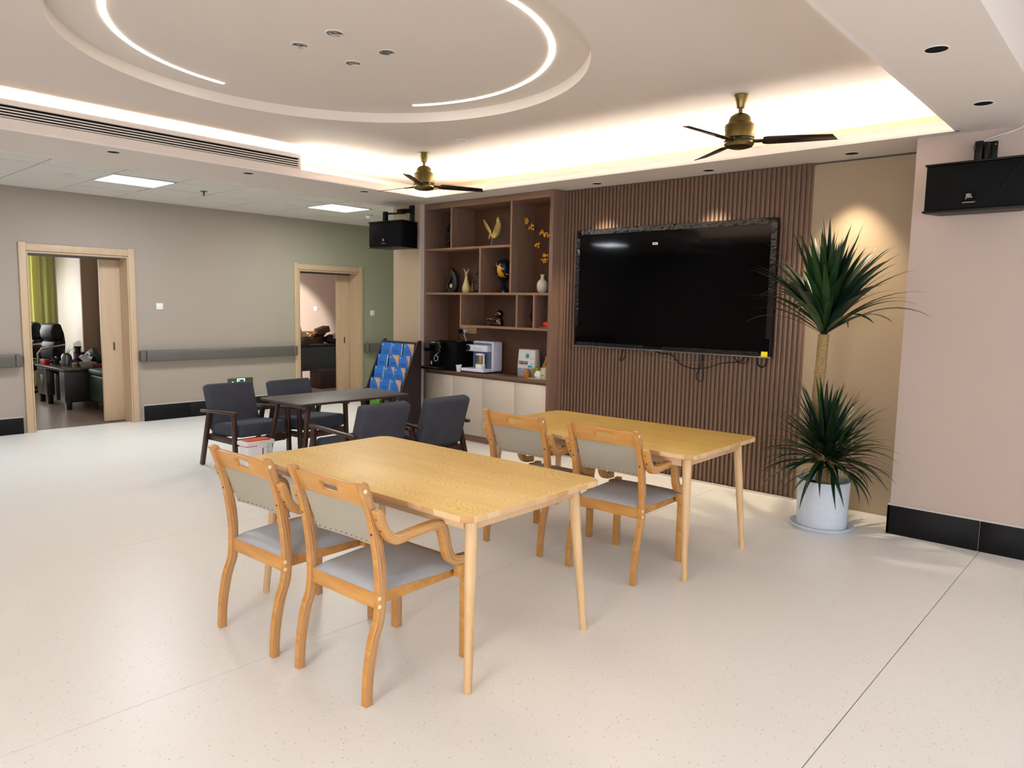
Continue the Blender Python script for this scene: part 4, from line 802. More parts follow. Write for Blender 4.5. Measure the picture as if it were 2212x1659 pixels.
# globe
t = thing('globe', 'dark blue and gold decorative globe on a turned black pedestal', 'globe', (-5.63, YO, 1.722))
G().lathe([(0, 0), (.078, 0), (.078, .014), (.06, .022), (.058, .032), (.035, .05), (.022, .07), (.027, .085), (.018, .098), (.024, .115), (.034, .128), (.045, .15), (.07, .165), (.074, .172), (.03, .168), (0, .168)], 24).obj('pedestal', M['navy'], t)
gm = mat('globe_map', '#0a1626', .18); nt = gm.node_tree; b = nt.nodes['Principled BSDF']; tc = nt.nodes.new('ShaderNodeTexCoord'); nn = nt.nodes.new('ShaderNodeTexNoise'); nn.inputs['Scale'].default_value = 9; nn.inputs['Detail'].default_value = 3
rp = nt.nodes.new('ShaderNodeValToRGB'); rp.color_ramp.interpolation = 'CONSTANT'; rp.color_ramp.elements[0].color = lin('#0a1626'); rp.color_ramp.elements[1].position = .56; rp.color_ramp.elements[1].color = lin('#d0931c'); nt.links.new(tc.outputs['Object'], nn.inputs[0]); nt.links.new(nn.outputs[0], rp.inputs[0]); nt.links.new(rp.outputs[0], b.inputs['Base Color'])
o = G().ball((0, 0, 0), .104, 28).obj('sphere', gm, t, (0, 0, .272)); o.rotation_euler.z = 2.2
G().ball((0, 0, .382), .008, 8).obj('finial', M['navy'], t)
G().lathe([(.107, -.003), (.11, 0), (.107, .003)], 32).obj('meridian', M['navy'], t, (0, 0, .272)).rotation_euler = (PI/2, 0, .9)
# vase with branch
t = thing('vase', 'small pale bottle vase with a narrow neck on the right of the shelving', 'vase', (-5.068, YO, 1.722))
G().lathe([(0, 0), (.036, 0), (.037, .008), (.05, .02), (.059, .05), (.060, .095), (.05, .125), (.03, .143), (.0195, .155), (.018, .19), (.026, .200), (.022, .201), (.014, .195), (.014, .16), (0, .15)], 28).obj('body', M['whitec'], t)
t = thing('flowering_branch', 'dark twig with small yellow blossoms standing in the pale vase', 'flowers', (-5.068, YO, 1.90))
br = [([(0, 0, -.03), (-.004, 0, .08), (.03, 0, .17), (.054, 0, .23), (.042, 0, .29), (.02, 0, .35), (-.04, .0, .42), (-.10, 0, .52)], .006), ([(.042, 0, .29), (.07, 0, .37), (.10, 0, .46), (.12, 0, .50)], .003), ([(.02, 0, .345), (.05, 0, .40), (.06, 0, .44)], .003),
      ([(.045, 0, .28), (-.01, 0, .30), (-.07, 0, .335), (-.13, 0, .375)], .003), ([(-.07, 0, .47), (-.12, .02, .53), (-.2, .03, .57), (-.235, .02, .605)], .0025), ([(.03, 0, .18), (.08, 0, .21), (.10, 0, .235)], .003), ([(-.03, 0, .41), (.0, 0, .46), (.02, 0, .49)], .0025), ([(.09, 0, .44), (.05, 0, .445), (.02, 0, .44)], .0025)]
g = G()
for pts, r in br:
    g.tube(pts, [r*(1-.6*i/(len(pts)-1)) for i in range(len(pts))], 6)
g.obj('twig', M['branch'], t)
cl = [(-.235, .605, 11, .032), (-.17, .535, 13, .038), (-.025, .475, 10, .03), (.02, .44, 10, .03), (.065, .445, 9, .03), (.095, .42, 10, .03), (-.075, .335, 11, .03), (.03, .195, 20, .05)]
pm = G().ball((0, 0, 0), .011, 6, (1, .7, 1)).mesh(); pm.materials.append(M['yellow']); rr = random.Random(3)
for x, z, n, s in cl:
    for k in range(n):
        a = rr.uniform(0, 2*PI); d = s*math.sqrt(rr.random()); o = bpy.data.objects.new('blossom', pm); COL.objects.link(o); o.parent = t; o.location = (x+d*math.cos(a), -.006+rr.uniform(-.012, .012), z+d*math.sin(a)); o.scale = (rr.uniform(.7, 1.1),)*3
# shiny seated animal figure (plain), horse, persimmon
t = thing('bear_figurine', 'mirror polished bronze seated animal figure with outstretched arms, lower middle compartment', 'ornament', (-5.69, YO, 1.35))
G().lathe([(0, 0), (.05, .002), (.052, .03), (.045, .07), (.03, .095), (0, .10)], 18).obj('torso', M['bronze'], t)
G().ball((0, 0, .135), .05, 18, (1, .9, .95)).ball((-.012, -.045, .127), .024, 12, (1, .8, .8)).obj('head', M['bronze'], t)
for s in (-1, 1):
    G().ball((s*.036, 0, .18), .017, 12, (1, .7, 1)).obj('ear', M['bronze'], t)
    G().tube([(s*.03, -.01, .075), (s*.03-.05, -.05, .07), (s*.02-.12, -.07, .075)], [.014, .012, .010], 8).obj('arm', M['bronze'], t)
    G().tube([(s*.025, -.02, .022), (s*.03-.04, -.06, .02), (s*.03-.08, -.075, .03)], [.022, .02, .018], 8).obj('leg', M['bronze'], t)
t = thing('horse_figurine', 'dark glossy figurine standing behind the narrow divider', 'ornament', (-5.175, YO, 1.35))
G().prism(rrect(-.03, .03, -.03, .03, .01), 2, 0, .015).obj('stand', M['blackg'], t, bevel=.002)
G().tube([(.0, 0, .015), (-.012, 0, .08), (-.03, 0, .13), (-.02, 0, .19), (-.03, 0, .225), (-.045, 0, .20)], [.015, .022, .018, .014, .011, .004], 10).obj('body', M['blackg'], t)
G().tube([(-.01, 0, .20), (.0, 0, .25), (.004, 0, .30)], [.01, .008, .003], 8).obj('plume', M['bronze'], t)
t = thing('tray', 'small wooden tray under the orange ornament in the narrow right compartment', 'tray', (-4.925, YO-.06, 1.35))
G().prism(rrect(-.095, .095, -.05, .05, .02), 2, .004, .012).bx(-.08, -.07, -.04, .04, 0, .004).bx(.07, .08, -.04, .04, 0, .004).obj('board', M['tray'], t)
t = thing('persimmon_ornament', 'glossy orange red persimmon shaped pot on the little wooden tray', 'ornament', (-4.93, YO-.06, 1.3622))
G().lathe([(0, 0), (.035, 0), (.055, .015), (.058, .035), (.05, .052), (.02, .06), (0, .058)], 20).obj('body', M['orange'], t); G().tube([(0, 0, .057), (.002, 0, .072)], [.006, .003], 8).obj('stem', M['whitec'], t)

# ================================================================== COUNTER
ZCN = .8002
t = thing('coffee_machine', 'large black coffee machine at the left end of the counter', 'coffee machine', (-6.43, 6.02, ZCN), 0)
G().bx(-.22, .235, -.09, .22, .01, .335).obj('housing', M['blackm'], t, bevel=.008)
G().bx(-.22, .06, -.19, -.09, .215, .335).obj('control_head', M['blackg'], t, bevel=.006)
G().bx(-.20, -.04, -.12, -.088, .03, .215).obj('recess', M['black'], t, bevel=.003)
G().bx(-.205, -.13, -.1935, -.189, .262, .305).obj('display', mat('display', '#3a3e40', .3), t)
g = G()
for i in range(4):
    for j in range(4): g.bx(-.10+.03*i, -.094+.03*i, -.192, -.189, .25+.02*j, .254+.02*j)
g.obj('button', M['steel'], t, kind='stuff', smooth=False)
G().prism([(-.24, .012), (.07, .012), (.07, .045), (-.23, .045), (-.25, .035)], 1, -.24, -.06).obj('drip_tray', M['black'], t, bevel=.004)
g = G()
for i in range(9): g.bx(-.22+.03*i, -.208+.03*i, -.23, -.11, .046, .048)
g.obj('drip_grid', M['blackg'], t, kind='stuff', smooth=False)
G().tube([(-.06, -.10, .215), (-.065, -.135, .19), (-.05, -.14, .15)], .007, 8).obj('spout', M['steel'], t)
G().tube([(-.03, -.12, .215), (-.055, -.17, .17), (-.06, -.175, .13), (-.03, -.18, .105), (.005, -.18, .12), (.01, -.175, .155), (-.02, -.17, .18), (-.045, -.165, .175)], .0035, 6).obj('milk_tube', M['offwhite'], t)
G().bx(-.19, .20, .03, .19, .335, .35).obj('bean_lid', M['blackg'], t, bevel=.004)
G().bx(-.175, -.155, -.1225, -.12, .06, .10).obj('label', M['white'], t)
for x in (-.18, .19):
    for y in (-.06, .18): G().lathe([(0, 0), (.015, 0), (.015, .011), (0, .011)], 10, (x, y, 0)).obj('foot', M['black'], t)
t = thing('paper_cup', 'small white paper cup with dots between the two machines', 'cup', (-6.155, 5.985, ZCN))
t.location = (-6.175, 5.955, ZCN)
G().lathe([(0, .001), (.026, 0), (.036, .078), (.038, .08), (.036, .081), (.033, .078), (.024, .004), (0, .004)], 24).obj('cup_body', M['white'], t)
g = G()
for k, (a, z) in enumerate(((-2.2, .02), (-1.5, .035), (-2.0, .058), (-1.2, .06), (-1.7, .018), (-.9, .03), (-2.6, .045))): rr_ = .026+z*.128; g.ball((rr_*math.cos(a), rr_*math.sin(a), z), .0035, 6)
g.obj('dot_print', M['bink'], t, kind='stuff')
# white instant drink dispenser
t = thing('drink_dispenser', 'white drink dispenser with blue grey front panel holding a glass jug', 'dispenser', (-5.93, 6.10, ZCN), 0)
G().bx(-.165, .165, .0, .17, .012, .365).obj('housing', M['lilac'], t, bevel=.022, seg=4)
G().bx(-.145, .145, -.004, .002, .03, .345).obj('front_panel', M['bluegrey'], t, bevel=.001)
o = G().prism(rrect(-.21, .155, -.16, .16, .03), 2, .014, .05).obj('drip_base', M['lilac'], t, bevel=.008)
G().bx(-.195, .150, -.085, .0, .245, .322).obj('control_head', M['lilac'], t, bevel=.012, seg=3)
G().lathe([(0, 0), (.035, 0), (.037, .004), (.030, .008), (0, .007)], 24).obj('knob', M['blackg'], t, (-.155, -.085, .284)).rotation_euler.x = PI/2
text('lettering', 'Joyoung', .036, M['offwhite'], t, (.0, -.0865, .286), (PI/2, 0, 0))
g = G()
for k in range(6): g.bx(-.08+.028*k, -.065+.028*k, -.087, -.085, .258, .2605)
g.obj('key_print', M['steel'], t, kind='stuff', smooth=False)
for x in (-.14, .14):
    for y in (-.11, .12): G().lathe([(0, 0), (.016, 0), (.016, .014), (0, .014)], 10, (x, y, 0)).obj('foot', M['black'], t)
t = thing('glass_jug', 'glass tea jug with white base, lid and handle under the dispenser head', 'jug', (-5.925, 6.035, ZCN+.0505))
t.location = (-5.90, 6.035, ZCN+.0505); t.scale = (1.08, 1.08, 1.05)
G().lathe([(0, 0), (.052, 0), (.054, .01), (.054, .05), (0, .05)], 28).obj('base', M['white'], t)
G().lathe([(.052, .05), (.05, .15), (.047, .15), (.049, .05)], 28).obj('glass_body', M['glass'], t)
G().lathe([(0, .051), (.047, .051), (.047, .075), (0, .075)], 20).obj('tea', M['tea'], t); G().lathe([(0, .076), (.022, .076), (.022, .14), (0, .14)], 16).obj('filter', M['tray'], t)
G().lathe([(0, .15), (.054, .15), (.054, .16), (.02, .168), (0, .17)], 28).obj('lid', M['white'], t)
G().tube([(.045, -.02, .155), (.085, -.04, .15), (.09, -.042, .09), (.085, -.04, .03), (.05, -.02, .02)], .009, 8).obj('handle', M['white'], t)
# sockets and plugs
t = thing('wall_socket', 'champagne coloured triple wall socket under the shelf behind the machines', 'socket', (-6.37, 6.30, 1.275), 0)
for k in range(3):
    f = G().bx(-.145+.097*k, -.05+.097*k, -.010, 0, -.04, .04).obj('socket_plate', M['socket'], t, bevel=.002)
    g = G()
    for x, z in ((-.015, .02), (.015, .02), (-.018, -.012), (.018, -.012), (0, -.022)): g.bx(-.0975+.097*k+x-.002, -.0975+.097*k+x+.002, -.0108, -.0098, z-.005, z+.005)
    g.obj('slot', M['black'], f, kind='stuff', smooth=False)
t = thing('plug', 'black plug with cord in the left socket', 'plug', (-6.475, 6.285, 1.262)); G().lathe([(0, 0), (.022, 0), (.027, .012), (.022, .04), (.012, .05), (0, .05)], 16).obj('plug_body', M['black'], t).rotation_euler.x = PI/2
G().tube([(0, -.03, -.01), (0, -.05, -.05), (-.003, -.03, -.12), (-.003, -.015, -.2)], .0045, 6).obj('cord', M['black'], t)
t = thing('plug', 'white plug with cord in the middle socket', 'plug', (-6.385, 6.285, 1.266)); G().lathe([(0, 0), (.018, 0), (.02, .015), (.014, .045), (.006, .05), (0, .05)], 16).obj('plug_body', M['white'], t).rotation_euler.x = PI/2
G().tube([(0, -.03, -.01), (.01, -.055, -.05), (.035, -.04, -.12), (.07, -.02, -.2), (.075, -.01, -.28)], .0045, 6).obj('cord', M['white'], t)
# bag, jars, mugs on the right of the counter
t = thing('snack_bag', 'tall white and grey bag with black label and teal prints on the counter', 'bag', (-5.265, 6.14, ZCN), math.radians(4))
t.location = (-5.235, 6.12, ZCN)
g = G(); g.add([(-.115, -.05, 0), (.115, -.05, 0), (.115, .05, 0), (-.115, .05, 0), (-.112, -.038, .305), (.112, -.036, .300), (.118, .03, .31), (-.10, .03, .308), (-.117, -.055, .10), (.117, -.055, .10), (.117, .055, .10), (-.117, .055, .10)],
          [(3, 2, 1, 0), (0, 1, 9, 8), (1, 2, 10, 9), (2, 3, 11, 10), (3, 0, 8, 11), (8, 9, 5, 4), (9, 10, 6, 5), (10, 11, 7, 6), (11, 8, 4, 7), (4, 5, 6, 7)])
o = g.obj('pouch', [M['paper'], mat('clear_pouch', '#9c9ea6', .35, noise=.25, nscale=40)], t, bevel=.004)
for f in o.data.polygons:
    if f.center.z < .085 and f.center.z > .001: f.material_index = 1
def yb_(z): return -.0562+(z-.1)*.083
def pr_(nm, g, m): g.v = [(x, y+yb_(z)-.0005, z) for x, y, z in g.v]; return g.obj(nm, m, t, smooth=False)
pr_('round_print', G().prism([(.012+.024*math.cos(q*PI/12), .235+.026*math.sin(q*PI/12)) for q in range(24)], 1, -.002, 0), M['teal'])
pr_('black_label', G().bx(-.098, .022, -.002, 0, .143, .177), M['black'])
pr_('buffalo_print', G().prism([(.03, .108), (.03, .128), (.042, .134), (.075, .134), (.085, .126), (.092, .128), (.088, .114), (.08, .114), (.078, .104), (.072, .104), (.07, .112), (.045, .112), (.042, .102), (.036, .102), (.036, .112)], 1, -.002, 0), M['teal'])
pr_('small_print', G().bx(.04, .10, -.002, 0, .206, .209).bx(.06, .11, -.002, 0, .15, .154).bx(-.095, .02, -.002, 0, .128, .130).bx(-.005, .03, -.0025, -.002, .233, .237), M['steel'])
text('label_lettering', '水牛拷贝', .029, M['white'], t, (-.038, yb_(.16)-.0035, .160), (PI/2-.08, 0, 0))
def pot(name, label, cat, x, y, prof, m, lid=None, extra=None, n=22, z=ZCN):
    t = thing(name, label, cat, (x, y, z)); G().lathe(prof, n).obj('body', m, t)
    if lid: G().lathe(lid[0], n).obj('lid', lid[1], t)
    if extra: extra(t)
    return t
t = thing('serving_tray', 'flat cream tray under the mugs at the right end of the counter', 'tray', (-4.985, 6.05, ZCN)); G().prism(rrect(-.155, .155, -.085, .085, .03), 2, 0, .010).obj('board', mat('tray_cream', '#b8a698', .4), t, bevel=.003)
pot('cookie_pouch', 'small clear pouch of brown biscuits in front of the white bag', 'pouch', -5.165, 6.01, [(0, 0), (.03, 0), (.038, .03), (.036, .065), (.018, .095), (0, .10)], M['cookie'], n=14, z=ZCN)
pot('jar', 'short olive green jar with a green lid behind the white mug', 'jar', -5.045, 6.045, [(0, 0), (.045, 0), (.048, .01), (.048, .085), (0, .085)], M['mossy'], ([(0, .086), (.05, .086), (.05, .104), (.045, .108), (0, .108)], M['mossy']), z=ZCN+.0105)
pot('mug', 'squat white mug with its handle forward on the cream tray', 'mug', -4.98, 5.995, [(0, 0), (.034, 0), (.043, .02), (.042, .05), (.034, .082), (.031, .082), (.038, .045), (.036, .01), (0, .008)], M['white'], None, lambda t: G().tube([(-.005, -.036, .066), (-.008, -.058, .06), (-.008, -.06, .03), (-.004, -.04, .02)], .005, 8).obj('handle', M['white'], t), z=ZCN+.0105)
pot('paper_cup', 'cream paper cup with dark print at the right end of the counter', 'cup', -4.892, 5.985, [(0, 0), (.034, 0), (.049, .118), (.052, .12), (.048, .122), (.045, .118), (.031, .004), (0, .004)], mat('cream_cup', '#cfc49c', .5), None, lambda t: text('print', 'ant', .022, M['black'], t, (.004, -.047, .045), (PI/2+.12, 0, 0)), z=ZCN+.0105)
t = thing('kraft_pouch', 'golden brown stand up pouch with dark writing behind the cream cup', 'pouch', (-4.985, 6.16, ZCN))
g = G().add([(-.075, -.035, 0), (.075, -.035, 0), (.075, .035, 0), (-.075, .035, 0), (-.07, -.03, .13), (.07, -.03, .13), (.07, .03, .13), (-.07, .03, .13), (-.042, -.012, .205), (.045, -.012, .2), (.045, .012, .2), (-.042, .012, .205), (-.045, -.018, .24), (.047, -.016, .236), (.047, .012, .236), (-.045, .012, .24)],
            [(3, 2, 1, 0)]+[(4*k+i, 4*k+(i+1) % 4, 4*k+4+(i+1) % 4, 4*k+4+i) for k in range(3) for i in range(4)]+[(12, 13, 14, 15)])
g.obj('pouch', M['kraft'], t, bevel=.004)
G().bx(-.03, .03, -.034, -.028, .15, .157).bx(-.02, .035, -.034, -.026, .165, .172).bx(-.03, .02, -.038, -.03, .10, .104).obj('print', M['hole'], t, kind='stuff', smooth=False)

# ================================================================== POTTED PALM
PX, PY = -1.79, 5.45
t = thing('potted_dracaena', 'tall potted palm like plant with two leaf crowns in a pale blue pot', 'plant', (PX, PY, 0))
G().lathe([(0, 0), (.19, 0), (.216, .02), (.222, .034), (.215, .036), (.19, .014), (0, .012)], 48).obj('saucer', M['pot'], t)
pr = [(0, .014), (.168, .014)]+[(.171+.009*q/40+(.0012 if q % 2 else 0), .02+.32*q/40) for q in range(41)]+[(.181, .352), (.178, .36), (.169, .36), (.165, .352), (.162, .30), (0, .30)]
G().lathe(pr, 64).obj('pot', M['pot'], t, ang=60)
G().lathe([(0, .318), (.10, .322), (.164, .312)], 32).obj('soil', M['soil'], t)
tp = [(-.01, 0, .30), (-.02, 0, .45), (-.055, -.01, .62), (-.07, -.03, .85), (-.07, -.035, 1.0), (-.06, -.04, 1.15), (-.055, -.045, 1.28), (-.05, -.045, 1.42)]
def dense(P, k=6):
    out = []
    for i in range(len(P)-1):
        for j in range(k): u = j/k; out.append(tuple(P[i][c]*(1-u)+P[i+1][c]*u for c in range(3)))
    return out+[P[-1]]
dp = dense(tp, 10); G().tube(dp, [.038-.002*i/len(dp)+(.002 if i % 2 else 0) for i in range(len(dp))], 16).obj('trunk', M['trunk'], t)
G().tube([(.03, .02, .30), (.045, .03, .38), (.05, .02, .47), (.045, .01, .52)], [.04, .037, .033, .03], 12).tube([(-.05, .06, .30), (-.05, .06, .45)], [.03, .026], 10).obj('side_stem', M['trunk'], t)
def leaf_mesh(L, w, bend, fold=.09, n=10, m='leaf'):
    """leaf grows along +x from the origin, starts level, bends down by bend radians over its length"""
    vs = []; a = 0; x = z = 0
    for i in range(n+1):
        u = i/n; ww = w*(.42+.58*min(1, u*3.2))*(1-max(0, (u-.45)/.55)**1.7); ww = max(ww, .0008)
        vs += [(x, -ww, z+fold*ww*2), (x, 0, z), (x, ww, z+fold*ww*2)]
        a -= bend*(1.6*u)/n; x += L/n*math.cos(a); z += L/n*math.sin(a)
    g = G().add(vs, [(3*i+j, 3*i+3+j, 3*i+4+j, 3*i+1+j) for i in range(n) for j in (0, 1)]); me = g.mesh(ang=80); me.materials.append(M[m]); return me
def crown(c, N, L, w, emin, emax, bends, seed, pref=None):
    rr = random.Random(seed); ms = [leaf_mesh(L, w, b, m=mm) for b in bends for mm in ('leaf', 'leaf', 'leaf2', 'leafb')]; nb = len(bends)
    for i in range(N):
        u = (i+.5)/N; el = math.radians(emax+(emin-emax)*u+rr.uniform(-7, 7)); az = i*2.39996+rr.uniform(-.25, .25)
        bi = min(nb-1, int(u*nb+rr.uniform(-.6, .6))); bi = max(0, bi)
        o = bpy.data.objects.new('leaf', ms[bi*4+rr.randrange(4)]); COL.objects.link(o); o.parent = t
        d = Vector((math.cos(az)*math.cos(el), math.sin(az)*math.cos(el), 0)); h = c[2]+.10*(1-u)-.01
        o.location = (c[0]+d.x*.02, c[1]+d.y*.02, h); o.rotation_euler = (rr.uniform(-.25, .25), -el, az)
        s = rr.uniform(.8, 1.08)
        for _ in range(14):
            rx_ = s*L*max(.35, math.cos(el)+.25*abs(math.sin(el)))*.97; tx_, ty_ = PX+c[0]+rx_*math.cos(az), PY+c[1]+rx_*math.sin(az)
            if ty_ < 6.05 and not (tx_ > -1.45 and ty_ > 5.58): break
            if s > .62: s *= .94
            else: az += .22
        o.rotation_euler.z = az; o.scale = (s, rr.uniform(.85, 1.1), s)
crown((-.05, -.045, 1.42), 74, .70, .027, 52, 88, (.12, .3, .5, .8), 5)
crown((-.05, -.045, 1.43), 56, .70, .026, 30, 58, (.5, .8, 1.15, 1.5), 15)
crown((-.01, .0, .50), 160, .54, .0155, -8, 80, (.2, .55, .95, 1.4), 9)
crown((.05, .02, .46), 60, .46, .013, -14, 62, (.4, .8, 1.2), 21)

# ================================================================== ROOM BEHIND THE LEFT DOORWAY
t = thing('office_desk', 'dark low office desk cluttered with objects, seen through the left doorway', 'desk', (-12.11, 3.75, 0))
G().bx(-.66, .66, -.37, .37, .535, .57).obj('desktop', M['desk'], t, bevel=.003)
G().bx(-.63, -.16, -.35, .33, .13, .535).obj('pedestal', M['desk'], t, bevel=.002)
G().bx(.17, .24, -.35, .33, .10, .48).bx(.36, .63, -.34, .33, .12, .535).obj('side_cabinet', M['deskb'], t, bevel=.002)
G().bx(.62, .645, -.36, .36, .10, .535).obj('end_panel', M['deskb'], t, bevel=.002)
for x in (-.58, -.22, .60): 
    for y in (-.31, .31): G().bar((x, y, .14), (x, y, 0), .09, .07).obj('foot', M['deskb'], t, bevel=.004)
for x in (-.41, -.37): G().bx(x-.008, x+.008, -.362, -.352, .27, .42).obj('handle', M['chrome'], t, bevel=.003)
G().bx(-.62, -.395, -.354, -.349, .15, .52).obj('door', M['desk'], t); G().bx(-.385, -.17, -.354, -.349, .15, .52).obj('door', M['desk'], t)
ZD = .5705
def ochair(x, y, rz, label):
    t = thing('office_chair', label, 'office chair', (x, y, 0), rz, 'black office chairs'); t.scale = (.78, .9, 1)
    for z0, z1, w in ((.58, .90, .20), (.90, 1.17, .19)): G().prism([(-.11, z0+.02), (-.06, z0), (.05, z0), (.06, z1-.02), (.02, z1-.004), (-.08, z1-.02), (-.125, (z0+z1)/2)], 0, -w, w).obj('back_cushion', M['leather'], t, bevel=.035, seg=3)
    G().strip([(.04, .56), (.06, .7), (.065, .85), (.05, 1.0), (.02, 1.14)], [(.07, .56), (.115, .7), (.13, .85), (.11, 1.0), (.05, 1.155)], 0, -.19, .19).obj('back_shell', M['leather'], t, bevel=.012, seg=2)
    G().bx(-.26, .26, -.52, -.02, .44, .56).obj('seat', M['leather'], t, bevel=.04, seg=3)
    for s in (-1, 1): G().tube([(s*.22, .08, .82), (s*.24, -.15, .80), (s*.24, -.36, .77), (s*.24, -.43, .70), (s*.24, -.42, .56), (s*.22, -.3, .47)], .018, 8).obj('armrest', M['chrome'], t)
    G().tube([(0, -.25, .46), (0, -.25, .1)], .028, 10).obj('column', M['black'], t)
    for k in range(5): a = 2*PI*k/5; G().bar((0, -.25, .11), (.28*math.cos(a), -.25+.28*math.sin(a), .07), .035, .03, (0, 0, 1)).obj('base_arm', M['black'], t); G().ball((.28*math.cos(a), -.25+.28*math.sin(a), .03), .03, 10).obj('castor', M['black'], t)
ochair(-13.35, 3.80, math.radians(20), 'black padded office chair before the lime curtain, the right one of two')
ochair(-14.0, 3.70, math.radians(14), 'black padded office chair cut off by the left door frame, behind the other')
t = thing('upholstered_seat', 'dark green upholstered bench end beside the office desk, cut by the sliding door', 'seat', (-11.1, 4.05, 0)); G().bx(-.28, .28, -.38, .38, .13, .50).obj('body', M['greenb'], t, bevel=.03, seg=3); G().bx(-.28, .28, -.38, .38, .50, .58).obj('top_pad', M['greenb'], t, bevel=.02)
for x in (-.22, .22):
    for y in (-.32, .32): G().tube([(x, y, .13), (x, y, 0)], .014, 8).obj('leg', M['black'], t)
def lbox(nm, lb, cat, x, y, d, m, rz=0, z=ZD, bev=.004): t = G().bx(-d[0]/2, d[0]/2, -d[1]/2, d[1]/2, 0, d[2]).obj(nm, m, None, (x, y, z), rz, bevel=bev); tag(t, lb, cat); return t
lbox('box', 'small bright red box at the left end of the office desk', 'box', -12.57, 3.47, (.12, .07, .075), mat('red_box', '#c01818', .5), .2)
t = G().tube([(-.08, 0, .03), (0, .03, .10), (.07, -.02, .05), (.0, -.03, .12), (-.05, .02, .06), (.06, .03, .08), (.08, 0, .02)], .03, 7).obj('crumpled_bag', M['black'], None, (-12.42, 3.55, ZD)); tag(t, 'crumpled black plastic bag between the red box and the kettle', 'bag')
t = thing('kettle', 'dark electric kettle with steel side on the office desk', 'kettle', (-12.24, 3.66, ZD)); G().lathe([(0, 0), (.075, 0), (.078, .03), (.07, .13), (.05, .165), (0, .17)], 20).obj('body', M['steel'], t); G().lathe([(0, .17), (.05, .166), (.03, .18), (0, .185)], 16).obj('lid', M['black'], t); G().tube([(-.05, -.01, .165), (-.11, -.02, .15), (-.12, -.02, .07), (-.08, -.015, .02)], .014, 8).obj('handle', M['black'], t)
t = thing('bottle', 'tall dark bottle standing against the bright pier behind the kettle', 'bottle', (-12.45, 3.88, ZD)); G().lathe([(0, 0), (.04, 0), (.042, .24), (.05, .25), (.05, .27), (0, .27)], 18).obj('body', M['blackg'], t); G().lathe([(.043, .08), (.0435, .16)], 18).obj('label', M['maroon'], t)
t = G().tube([(-.09, 0, .03), (0, 0, .07), (.09, .01, .03)], [.03, .055, .02], 8).obj('cloth_bag', mat('blue_cloth', '#1e2c58', .7), None, (-11.78, 3.62, ZD)); tag(t, 'crumpled dark blue bag near the front edge of the office desk', 'bag')
t = thing('jar', 'small yellowish jar at the front edge of the office desk', 'jar', (-11.70, 3.60, ZD)); G().lathe([(0, 0), (.03, 0), (.03, .06), (0, .06)], 16).obj('body', M['kraft'], t); G().lathe([(0, .061), (.031, .061), (.031, .075), (0, .075)], 16).obj('lid', M['whitec'], t)
t = thing('tissue_box', 'tissue box with white tissues pulled out on the office desk', 'tissue box', (-11.68, 3.76, ZD)); G().bx(-.06, .06, -.1, .1, 0, .08).obj('carton', mat('tissue_carton', '#8c8478', .6), t, bevel=.003)
g = G(); rr = random.Random(4); g.add([(.03*math.cos(a)+rr.uniform(-.01, .01), .05*math.sin(a), .08) for a in [k*PI/4 for k in range(8)]]+[(.05*math.cos(a)+rr.uniform(-.02, .02)-.03, .07*math.sin(a)-.03, .15+rr.uniform(-.03, .03)) for a in [k*PI/4 for k in range(8)]]+[(-.05, -.05, .19)], [(k, (k+1) % 8, 8+(k+1) % 8, 8+k) for k in range(8)]+[(8+k, 8+(k+1) % 8, 16) for k in range(8)]).obj('tissue', M['tissue'], t)
lbox('box', 'flat dark red box at the right front corner of the office desk', 'box', -11.55, 3.88, (.12, .14, .055), mat('dark_red', '#5c1c14', .5))
lbox('box', 'black box at the back of the office desk before the white pier', 'box', -12.55, 3.97, (.25, .16, .17), M['black'])
t = G().tube([(-.22, -.05, .05), (-.1, 0, .12), (.0, .03, .17), (.12, 0, .13), (.25, .05, .06)], [.04, .08, .09, .08, .05], 9).tube([(-.15, .05, .05), (0, -.06, .10), (.2, -.03, .09)], [.05, .07, .05], 8).obj('clothes_pile', M['leather'], None, (-12.15, 3.98, ZD)); tag(t, 'heap of dark clothes at the back right of the office desk', 'clothes')
t = thing('desk_plant', 'sparse grassy pot plant between office chair and bright pier', 'plant', (-12.75, 3.82, ZD-.0)); t.location = (-12.72, 3.80, ZD)
G().lathe([(0, 0), (.035, 0), (.045, .06), (0, .06)], 12).obj('pot', M['black'], t)
for k in range(12): a = k*2.4; G().tube([(0, 0, .06), (.05*math.cos(a), .05*math.sin(a), .18), (.13*math.cos(a), .13*math.sin(a), .24+.03*math.sin(k))], [.003, .002, .001], 4).obj('blade', M['leaf2'], t)

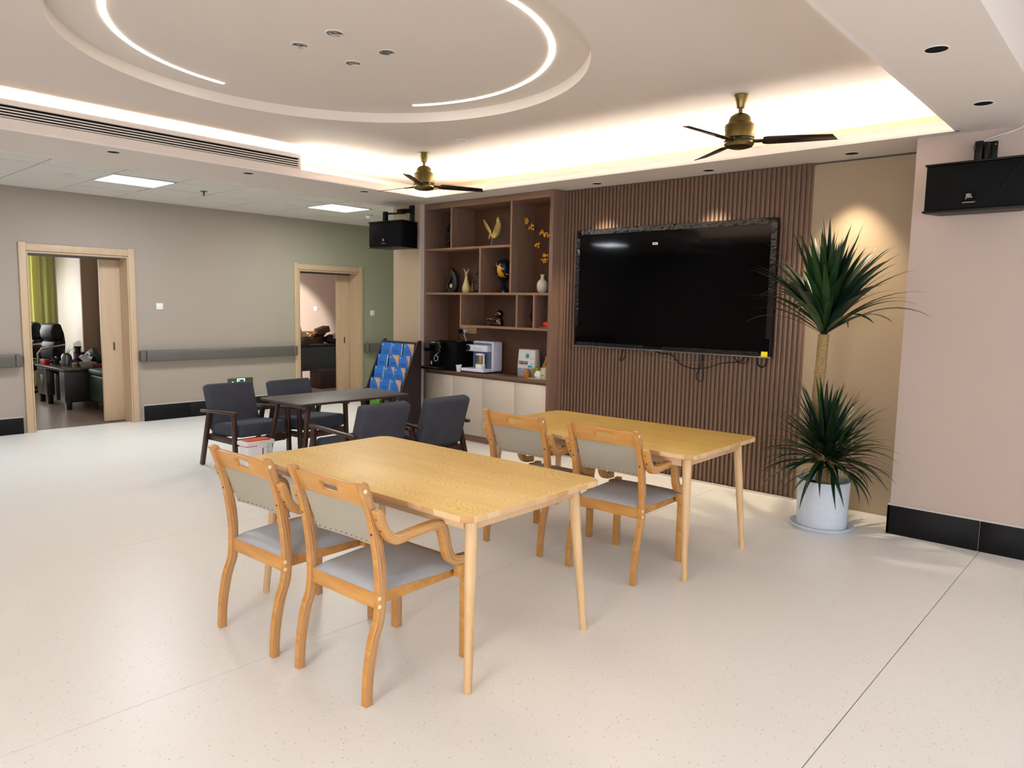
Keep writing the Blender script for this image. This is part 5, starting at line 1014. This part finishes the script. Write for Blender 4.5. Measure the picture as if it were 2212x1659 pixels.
# ================================================================== ROOM BEHIND THE NARROW DOORWAY
t = thing('office_desk', 'dark desk with a brown top in the room behind the narrow doorway', 'desk', (-12.2, 7.9, 0))
G().bx(-.36, .32, -.75, .75, .775, .80).obj('desktop', mat('desk_brown', '#54382c', .4), t, bevel=.002); G().bx(.30, .31, -.75, .25, .30, .74).obj('modesty_panel', mat('panel_grey', '#2e302e', .5), t, smooth=False); G().bx(.0, .30, .26, .7, .05, .74).obj('pedestal', M['deskb'], t); G().bx(-.3, .3, -.72, .72, .74, .775).obj('frame', M['black'], t)
for y in (-.7, -.45, .7): G().tube([(.27, y, .74), (.27, y, 0)], .015, 8).obj('leg', M['steel'], t)
lbox('carton', 'large dark cardboard box on the floor under the desk of the narrow doorway room', 'box', -11.62, 7.88, (.35, .68, .34), mat('carton_dark', '#2e1a10', .7), 0, 0)
def carton(nm, lb, x, y, d, rz, flap):
    t = thing(nm, lb, 'box', (x, y, .8005), rz); G().bx(-d[0]/2, d[0]/2, -d[1]/2, d[1]/2, 0, d[2]).obj('carton_body', M['cardboard'], t, bevel=.002)
    g = G().bx(-.004, .004, -d[1]/2, d[1]/2, 0, flap[0]); o = g.obj('flap', M['cardboard'], t, (flap[2], 0, d[2])); o.rotation_euler = flap[1]
carton('carton', 'open brown cardboard box with raised lid at the left end of that desk', -12.0, 7.42, (.30, .36, .14), 0, (.22, (0, -.35, 0), -.12))
carton('carton', 'brown cardboard box with torn packing in the middle of that desk', -12.1, 7.84, (.26, .24, .13), .1, (.10, (0, .9, 0), .12))
t = thing('carton', 'small tilted brown box balanced on the packing heap', 'box', (-12.12, 8.03, 1.0)); G().box((0, 0, .045), (.2, .22, .11), Matrix.Rotation(.3, 3, 'X')).obj('carton_body', M['cardboard'], t, bevel=.002)
g = G(); rr = random.Random(11)
for k in range(18): g.box((rr.uniform(-.08, .08), rr.uniform(-.14, .12), rr.uniform(.01, .05)), (rr.uniform(.02, .07), rr.uniform(.03, .09), .004), Matrix.Rotation(rr.uniform(-1, 1), 3, 'X') @ Matrix.Rotation(rr.uniform(-1, 1), 3, 'Y'))
tag(g.obj('packing_paper', M['tray'], None, (-12.1, 7.86, .94), kind='stuff', smooth=False), 'loose torn packing paper heaped on the middle box', 'packing')
t = G().box((0, 0, .05), (.2, .22, .10), Matrix.Rotation(-.25, 3, 'X')).box((.0, .0, .12), (.12, .1, .06), Matrix.Rotation(.4, 3, 'X')).obj('bag', M['black'], None, (-11.95, 8.08, .808), bevel=.01); tag(t, 'dark soft bag at the right end of the desk in the narrow doorway room', 'bag')
